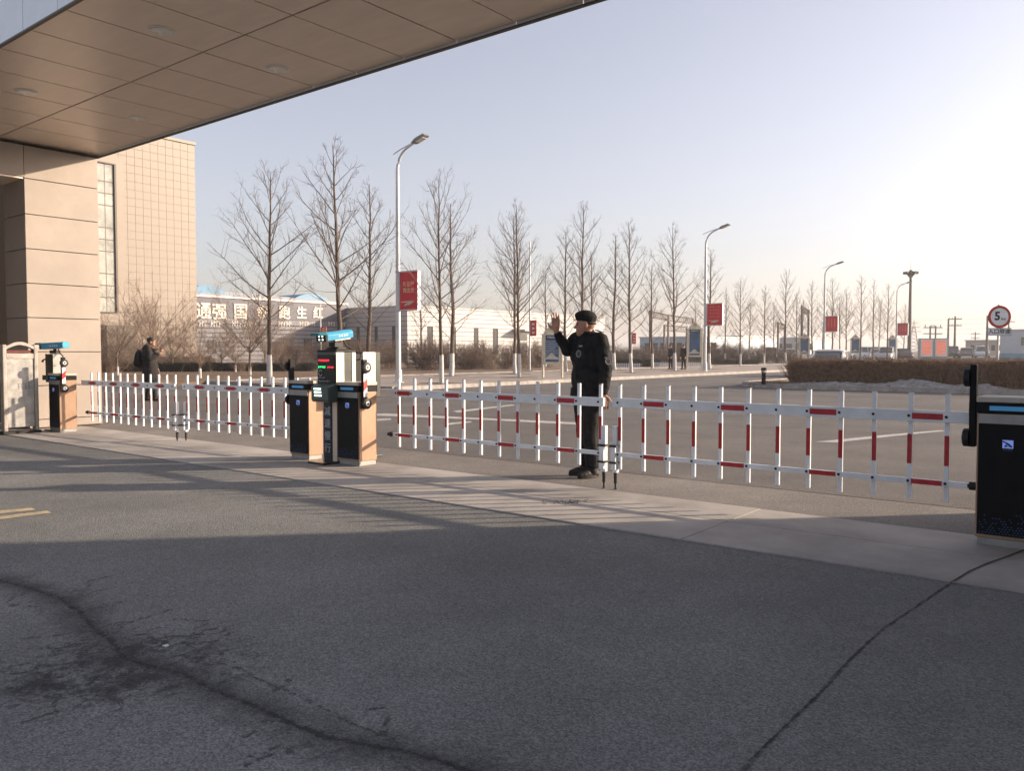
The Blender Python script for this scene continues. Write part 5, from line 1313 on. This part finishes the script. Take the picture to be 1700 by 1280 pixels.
# ---- the guard, in camera-aligned local axes (x right, y away)
gp = D(969, 8.62); gz = thing('person', (gp.x, gp.y, 0.0), YAW, 'guard in black uniform and cap raising one hand behind the barrier', 'person')
F = Vector((-.80, -.60, 0)); LF = Vector((.60, -.80, 0)); UP = Vector((0, 0, 1)); C0 = Vector((.045, .02, 0))
shL = C0 + LF * .185 + UP * 1.425; shR = C0 - LF * .185 + UP * 1.435
elL = Vector((.215, -.17, 1.13)); wrL = Vector((.185, -.20, .885))
elR = Vector((-.165, .10, 1.325)); wrR = Vector((-.285, .02, 1.515))
hipL = C0 + LF * .09 + UP * .90; hipR = C0 - LF * .09 + UP * .90
ankL = Vector((.085, -.075, .09)); ankR = Vector((.03, .09, .09)); knL = Vector((.065, -.06, .49)); knR = Vector((.015, .085, .49))
HC = Vector((.015, .0, 1.585))
bd = MB(); hf, hl = head(bd, HC, (-.97, .10))
capsule(bd, C0 + UP * 1.40, .062, HC + Vector((.02, 0, -.05)), .057)
capsule(bd, C0 + UP * .95, .09, C0 + UP * 1.32, .085); capsule(bd, shL, .04, shR, .04)
for a, b_, c_ in ((shL, elL, wrL), (shR, elR, wrR)): capsule(bd, a, .036, b_, .032); capsule(bd, b_, .032, c_, .025)
for a, b_, c_ in ((hipL, knL, ankL), (hipR, knR, ankR)): capsule(bd, a, .06, b_, .045); capsule(bd, b_, .045, c_, .035)
hand(bd, wrR, (-.06, .02, 1), (-.55, -.75, .1), -1, 1.18, .08, .14)
hand(bd, wrL, (-.05, .0, -1), (.2, .9, 0), 1, 1.05, .45, .02)
body_o = part('body', bd, M_skin, gz, .0055, 3)
# jacket
jk = MB(); mtF = Matrix(((F.x, LF.x, 0), (F.y, LF.y, 0), (0, 0, 1)))
jk.ell(C0 + UP * 1.27, (.145, .225, .21), mtx=mtF); jk.ell(C0 + UP * 1.05, (.150, .205, .22), mtx=mtF)
jk.ell(C0 + UP * .90, (.155, .205, .12), mtx=mtF)
jk.ell(C0 + F * .045 + UP * 1.05, (.125, .165, .2), mtx=mtF)
capsule(jk, shL - LF * .03, .085, shR + LF * .03, .085); capsule(jk, C0 + UP * 1.43, .10, C0 + UP * 1.475 + Vector((.0, 0, 0)), .082)
capsule(jk, shL, .085, elL, .068); capsule(jk, elL, .068, wrL + (elL - wrL) * .10, .052)
capsule(jk, shR, .082, elR, .066); capsule(jk, elR, .066, wrR + (elR - wrR) * .18, .048)
jko = part('jacket', jk, M_cloth, gz, .0085, 8, .028)
# hem of the jacket
hm_ = MB(); n = 24
ring = []
for zz, sc_ in ((.93, 1.0), (.84, 1.03), (.80, 1.035)):
    for k in range(n): a = k * math.tau / n; ring.append(C0 + F * (.157 * math.cos(a) * sc_) + LF * (.205 * math.sin(a) * sc_) + UP * (zz + .008 * math.sin(3 * a)))
fs = [(i * n + j, i * n + (j + 1) % n, (i + 1) * n + (j + 1) % n, (i + 1) * n + j) for i in range(2) for j in range(n)]
hm_.add(ring, fs); o = hm_.build('jacket_hem', M_cloth, gz, smooth=True); sd = o.modifiers.new('s', 'SOLIDIFY'); sd.thickness = .012
tr_ = MB()
for a, b_, c_ in ((hipL, knL, ankL), (hipR, knR, ankR)):
    capsule(tr_, a + UP * .02, .112, b_, .085); capsule(tr_, b_, .085, c_ + UP * .06, .076)
capsule(tr_, hipL, .105, hipR, .105)
part('trousers', tr_, M_cloth, gz, .0085, 8, .02)
TOE = Vector((-.92, -.38, 0)).normalized()
for ank, tw in ((ankL, Vector((-.85, -.52, 0))), (ankR, Vector((-.97, -.2, 0)))):
    tw.normalize(); bt = MB(); g0 = Vector((ank.x, ank.y, 0))
    capsule(bt, g0 + UP * .07, .055, g0 + UP * .19, .057); capsule(bt, g0 - tw * .045 + UP * .042, .042, g0 + tw * .11 + UP * .038, .044); capsule(bt, g0 + tw * .07 + UP * .05, .045, g0 + tw * .15 + UP * .034, .034)
    bo = part('boot', bt, M_boot, gz, .006, 4)
    sl = MB(); pr = []
    side = Vector((-tw.y, tw.x, 0))
    for k in range(16): a = k * math.tau / 16; pr.append(g0 + tw * (.050 + .135 * math.cos(a)) + side * (.047 * math.sin(a)))
    sl.v = [(q.x, q.y, .004) for q in pr] + [(q.x, q.y, .03) for q in pr]; sl.f = [tuple(reversed(range(16))), tuple(range(16, 32))] + [(i, (i + 1) % 16, 16 + (i + 1) % 16, 16 + i) for i in range(16)]; sl.m = [0] * 18
    sl.build('sole', M_rub, bo)
# cap: rounded black winter beret with a band
cp = MB(); ct = HC + UP * .075 - Vector(hf) * .006
mtH = Matrix(((hf.x, hl.x, 0), (hf.y, hl.y, 0), (0, 0, 1)))
tiltm = Matrix.Rotation(R(-8), 3, Vector(hl)) @ mtH
cp.ell(ct + UP * .012, (.118, .096, .062), mtx=tiltm); cp.ell(ct - UP * .015, (.111, .090, .045), mtx=tiltm); cp.ell(ct + UP * .04 + Vector((.012, 0, 0)), (.092, .082, .040), mtx=tiltm)
cpo = part('cap', cp, M_cap, gz, .006, 3, .008)
# hair fringe at the nape
hr = MB(); hr.ell(HC - Vector(hf) * .03 + UP * .02, (.083, .0785, .045), mtx=mtH); part('hair', hr, mat('cropped_grey_hair', (.03, .027, .025), .8, 0, .3, 60), gz, .006, 2)
for q in (-1, 1): MB().ell(HC + Vector(hf) * .079 + Vector(hl) * q * .031 + UP * .004, (.010, .010, .007)).build('eye', M_hair, gz, smooth=True)
# collar, badges, belt
def on_chest(off_f, off_l, z): return C0 + F * off_f + LF * off_l + UP * z
co = MB(); n = 18; rg_ = []
for zz, rr2 in ((1.455, .092), (1.515, .080)):
    for k in range(n): a = k * math.tau / n; rg_.append(C0 + Vector((-.005, 0, 0)) + F * rr2 * math.cos(a) + LF * rr2 * 1.05 * math.sin(a) + UP * zz)
co.add(rg_, [(j, (j + 1) % n, n + (j + 1) % n, n + j) for j in range(n)]); o = co.build('collar', M_cloth, gz, smooth=True); sd = o.modifiers.new('s', 'SOLIDIFY'); sd.thickness = .012
def badge(c, nrm, w, h, m, name, ring=False):
    c, nrm = Vector(c), Vector(nrm).normalized(); a = UP.cross(nrm).normalized(); u2 = nrm.cross(a); b = MB()
    if ring:
        for k in range(20):
            t0, t1 = math.tau * k / 20, math.tau * (k + 1) / 20
            b.add([c + a * w * math.cos(t) * r + u2 * h * math.sin(t) * r for t, r in ((t0, .74), (t1, .74), (t1, 1), (t0, 1))], [(0, 1, 2, 3)])
    else:
        b.tube([c - nrm * .004, c + nrm * .003], [1, 1], 18, up=tuple(u2)); b.v = [tuple(c + a * (Vector(q) - c).dot(a) * w + u2 * (Vector(q) - c).dot(u2) * h + nrm * (Vector(q) - c).dot(nrm)) for q in b.v]
    return b.build(name, m, jko)
def surf(dirn, z, c=C0, extra=.0):
    'point on the jacket surface hit from outside along -dirn'
    dirn = Vector(dirn).normalized(); org = Vector((c.x, c.y, z)) + dirn * .6
    ok, loc, nr, _ = jko.ray_cast(org, -dirn)
    return (loc + nr * .004 if ok else org - dirn * .4), (nr if ok else dirn)
bpy.context.view_layer.update()
p_, n_ = surf((-.25, -.97, 0), 1.285, C0 + Vector((-.075, 0, 0))); M_badge = mat('badge_dark', (.03, .03, .035), .5); M_bline = mat('badge_line', (.22, .23, .26), .5)
badge(p_ + n_ * .004, n_, .034, .038, M_bline, 'chest_badge', True); badge(p_ + n_ * .006, n_, .016, .018, M_bline, 'chest_badge', True)
p_, n_ = surf((.25, -.97, 0), 1.245, Vector((.165, 0, 0))); badge(p_ + n_ * .004, n_, .034, .012, M_bline, 'arm_patch'); 
p_, n_ = surf((.25, -.97, 0), 1.205, Vector((.168, 0, 0))); badge(p_ + n_ * .004, n_, .032, .034, mat('patch_red', (.055, .022, .022), .6), 'arm_patch'); badge(p_ + n_ * .0085, n_, .032, .034, M_bline, 'arm_patch', True)
ep = MB().box((-.055, -.018, 0), (.055, .018, .008), mtx=Matrix.Translation(shL + UP * .088 - LF * .01) @ Matrix.Rotation(math.atan2(LF.y, LF.x), 4, 'Z') @ Matrix.Rotation(R(14), 4, 'Y')); epo = ep.build('epaulette', M_badge, jko)
MB().box((.02, -.016, .008), (.05, .016, .0095), mtx=Matrix.Translation(shL + UP * .088 - LF * .01) @ Matrix.Rotation(math.atan2(LF.y, LF.x), 4, 'Z') @ Matrix.Rotation(R(14), 4, 'Y')).build('epaulette_stripe', M_ltgrey, jko)
p_, n_ = surf((-.4, -.9, 0), 1.365, C0 + Vector((-.035, 0, 0))); MB().box((-.022, -.004, -.007), (.022, .004, .007), mtx=Matrix.Translation(p_) @ n_.to_track_quat('-Y', 'Z').to_matrix().to_4x4()).build('name_tag', M_grey, jko)
p_, n_ = surf((-.4, -.9, 0), 1.07, C0); MB().box((-.075, -.006, -.05), (.075, .008, .05), mtx=Matrix.Translation(p_) @ n_.to_track_quat('-Y', 'Z').to_matrix().to_4x4()).build('pocket_flap', M_cloth, jko, bevel=.004)
rd = thing('radio', gz.matrix_world @ Vector((.215, -.13, .80)), YAW, 'black two-way radio hanging at the hip of the guard', 'radio')
MB().box((-.03, -.02, -.08), (.03, .02, .06)).build('case', M_rub, rd, bevel=.006)
MB().tube([(.015, 0, .06), (.015, 0, .16)], [.007, .005], 8).build('antenna', M_rub, rd)
MB().box((-.02, -.024, -.05), (.02, -.0205, .0)).build('keypad', M_grey, rd)

def walker(loc, rz, label, H=1.72, parka=True, step=.12, pack=True, coatm=None, arms='phone', group=None, face=(1, 0), vox=.014):
    'simple clothed figure facing local +X'
    t = thing('person', loc, rz, label, 'person', group); s = H / 1.75; coatm = coatm or M_cloth2
    V3 = lambda x, y, z: Vector((x * s, y * s, z * s))
    hc = V3(.035, 0, 1.60)
    b = MB(); f, l = head(b, hc, face, s); capsule(b, V3(0, 0, 1.42), .055 * s, hc - V3(0, 0, .05), .052 * s)
    capsule(b, V3(0, 0, .95), .12 * s, V3(0, 0, 1.32), .13 * s)
    aR, aL = V3(step, -.09, .09), V3(-step, .09, .09)
    for a_, y in ((aR, -.09), (aL, .09)): capsule(b, V3(0, y, .9), .075 * s, V3(a_.x / s * .6, y, .5), .05 * s); capsule(b, V3(a_.x / s * .6, y, .5), .05 * s, a_, .036 * s)
    if arms == 'phone': eR, wR = V3(.05, -.25, 1.15), V3(.26, -.14, 1.28)
    else: eR, wR = V3(-.03, -.25, 1.13), V3(.06, -.25, .88)
    eL, wL = (V3(-.02, .25, 1.13), V3(.10, .24, .9))
    for a_, e_, w_ in ((V3(0, -.19, 1.40), eR, wR), (V3(0, .19, 1.40), eL, wL)): capsule(b, a_, .045 * s, e_, .04 * s); capsule(b, e_, .04 * s, w_, .027 * s)
    hand(b, wR, (.5, .3, .8) if arms == 'phone' else (.2, 0, -1), (0, 1, 0), -1, s, .5, .02); hand(b, wL, (.25, 0, -1), (0, -1, 0), 1, s, .4, .02)
    part('body', b, M_skin, t, .0075, 3)
    j = MB(); hemz = .55 if parka else .82
    j.ell(V3(0, 0, 1.26), (.15 * s, .215 * s, .21 * s)); j.ell(V3(0, 0, 1.0), (.165 * s, .215 * s, .28 * s))
    if parka: capsule(j, V3(-.01, 0, .95), .205 * s, V3(0, 0, .66), .215 * s); j.ell(V3(-.03, 0, 1.24), (.21 * s, .25 * s, .23 * s)); j.ell(V3(-.05, 0, 1.42), (.15 * s, .17 * s, .13 * s))
    capsule(j, V3(0, -.17, 1.40), .085 * s, V3(0, .17, 1.40), .085 * s)
    for a_, e_, w_ in ((V3(0, -.19, 1.40), eR, wR), (V3(0, .19, 1.40), eL, wL)): capsule(j, a_, .088 * s, e_, .075 * s); capsule(j, e_, .075 * s, w_ + (e_ - w_) * .1, .058 * s)
    part('coat', j, coatm, t, vox, 6, .02)
    k = MB()
    for a_, y in ((aR, -.09), (aL, .09)): capsule(k, V3(0, y, .88), .10 * s, V3(a_.x / s * .6, y, .5), .075 * s); capsule(k, V3(a_.x / s * .6, y, .5), .075 * s, a_ + V3(0, 0, .04), .065 * s)
    part('trousers', k, M_cloth, t, vox, 5, .01)
    for a_ in (aR, aL):
        q = MB(); g0 = Vector((a_.x, a_.y, 0)); capsule(q, g0 + V3(-.04, 0, .045), .043 * s, g0 + V3(.13, 0, .038), .036 * s); capsule(q, g0 + V3(0, 0, .06), .048 * s, g0 + V3(0, 0, .13), .05 * s); part('shoe', q, M_boot, t, .008, 3)
    h_ = MB(); mtH_ = Matrix(((f.x, l.x, 0), (f.y, l.y, 0), (0, 0, 1))); h_.ell(hc + V3(-.018 * f.x, -.018 * f.y, .045), (.106 * s, .086 * s, .092 * s), mtx=mtH_); part('hair', h_, M_hair, t, .008, 3, .006)
    for q in (-1, 1): MB().ell(hc + f * .08 * s + l * q * .031 * s + Vector((0, 0, .004)), (.009, .009, .006)).build('eye', M_hair, t, smooth=True)
    if parka:
        c_ = MB()
        for i in range(10):
            a = math.pi * (.18 + 1.64 * i / 9); c_.ell(V3(.05 + .10 * math.cos(a), .15 * math.sin(a), 1.46 - .03 * math.cos(a)), (.06 * s, .06 * s, .05 * s))
        part('fur_hood', c_, M_fur, t, .010, 2, .03)
    return t, s
p = base(250, 666)
wk, s_ = walker((p.x, p.y, 0.004), YAW + R(8), 'person in a long dark parka with fur hood walking with a backpack', 1.72)
bp_ = thing('backpack', wk.matrix_basis @ Vector((-.29, 0, 1.0)), YAW + R(8), 'black backpack worn by the person in the long parka', 'backpack')
q = MB(); q.ell((0, 0, .12), (.11, .17, .24)); q.ell((-.05, 0, .03), (.085, .13, .13)); part('bag', q, M_cloth, bp_, .012, 3, .015)
for y in (-.11, .11): MB().tube([(.05, y, .33), (.16, y * 1.1, .42), (.27, y * 1.2, .36)], .014, 6).build('strap', M_cloth, bp_)
MB().tube([(-.02, -.03, .36), (-.03, 0, .40), (-.02, .03, .36)], .009, 6).build('handle', M_cloth, bp_)
ph = thing('phone', wk.matrix_basis @ Vector((.31, -.10, 1.36)), YAW, 'dark phone held up in the hand of the person in the parka', 'phone')
MB().box((-.005, -.037, -.075), (.005, .037, .075)).build('case', M_rub, ph, bevel=.003); MB().box((-.0065, -.034, -.07), (-.0052, .034, .07)).build('screen', M_screen, ph)
p = base(1113.5, 616); walker((p.x, p.y, .125), YAW + R(200), 'man in dark blue-black clothes standing left of a whitewashed tree trunk', 1.74, False, .05, False, mat('navy_cloth', (.012, .014, .03), .85), 'down', 'two men talking by the notice board', vox=.02)
p = base(1135, 616.5); walker((p.x, p.y, .125), YAW + R(215), 'man in black clothes standing beside the far notice board', 1.74, False, .05, False, M_cloth, 'down', 'two men talking by the notice board', vox=.02)

# ================================================================== small litter, haze
p = G(275, 1071); lt = MB(); lt.prism([(-.012, -.009), (.013, -.006), (.010, .011), (-.008, .012)], 'z', 0, .004); tag(lt.build('paper_scrap', M_white, loc=(p.x, p.y, -.006)), 'tiny white scrap lying on the cracked asphalt', 'litter')
rgr = random.Random(4); rub = MB()
for k in range(70):
    q = G(918 + rgr.gauss(22, 18), 834 + rgr.gauss(0, 2.2)); r_ = rgr.uniform(.003, .011)
    rub.ell((q.x, q.y, .004 + r_ * .4), (r_ * rgr.uniform(.8, 1.5), r_, r_ * .7), nu=5, nv=3)
tag(rub.build('rubble', mat('rubble', (.42, .39, .36), .9, 0, .3, 60)), 'crumbs of broken concrete on the apron in front of the guard', 'rubble', kind='stuff')
hz = MB().box((-1850, -320, -1.2), (1850, 1850, 34)).build('haze', [], None); tag(hz, 'thin pale winter haze filling the air', 'haze', kind='stuff')
hm_ = bpy.data.materials.new('haze'); hm_.use_nodes = True; nt = hm_.node_tree; nt.nodes.clear()
ou = nt.nodes.new('ShaderNodeOutputMaterial'); pv = nt.nodes.new('ShaderNodeVolumePrincipled')
pv.inputs['Color'].default_value = (.90, .90, .92, 1); pv.inputs['Density'].default_value = 0.0008; pv.inputs['Anisotropy'].default_value = .3
nt.links.new(pv.outputs[0], ou.inputs['Volume']); hz.data.materials.append(hm_)
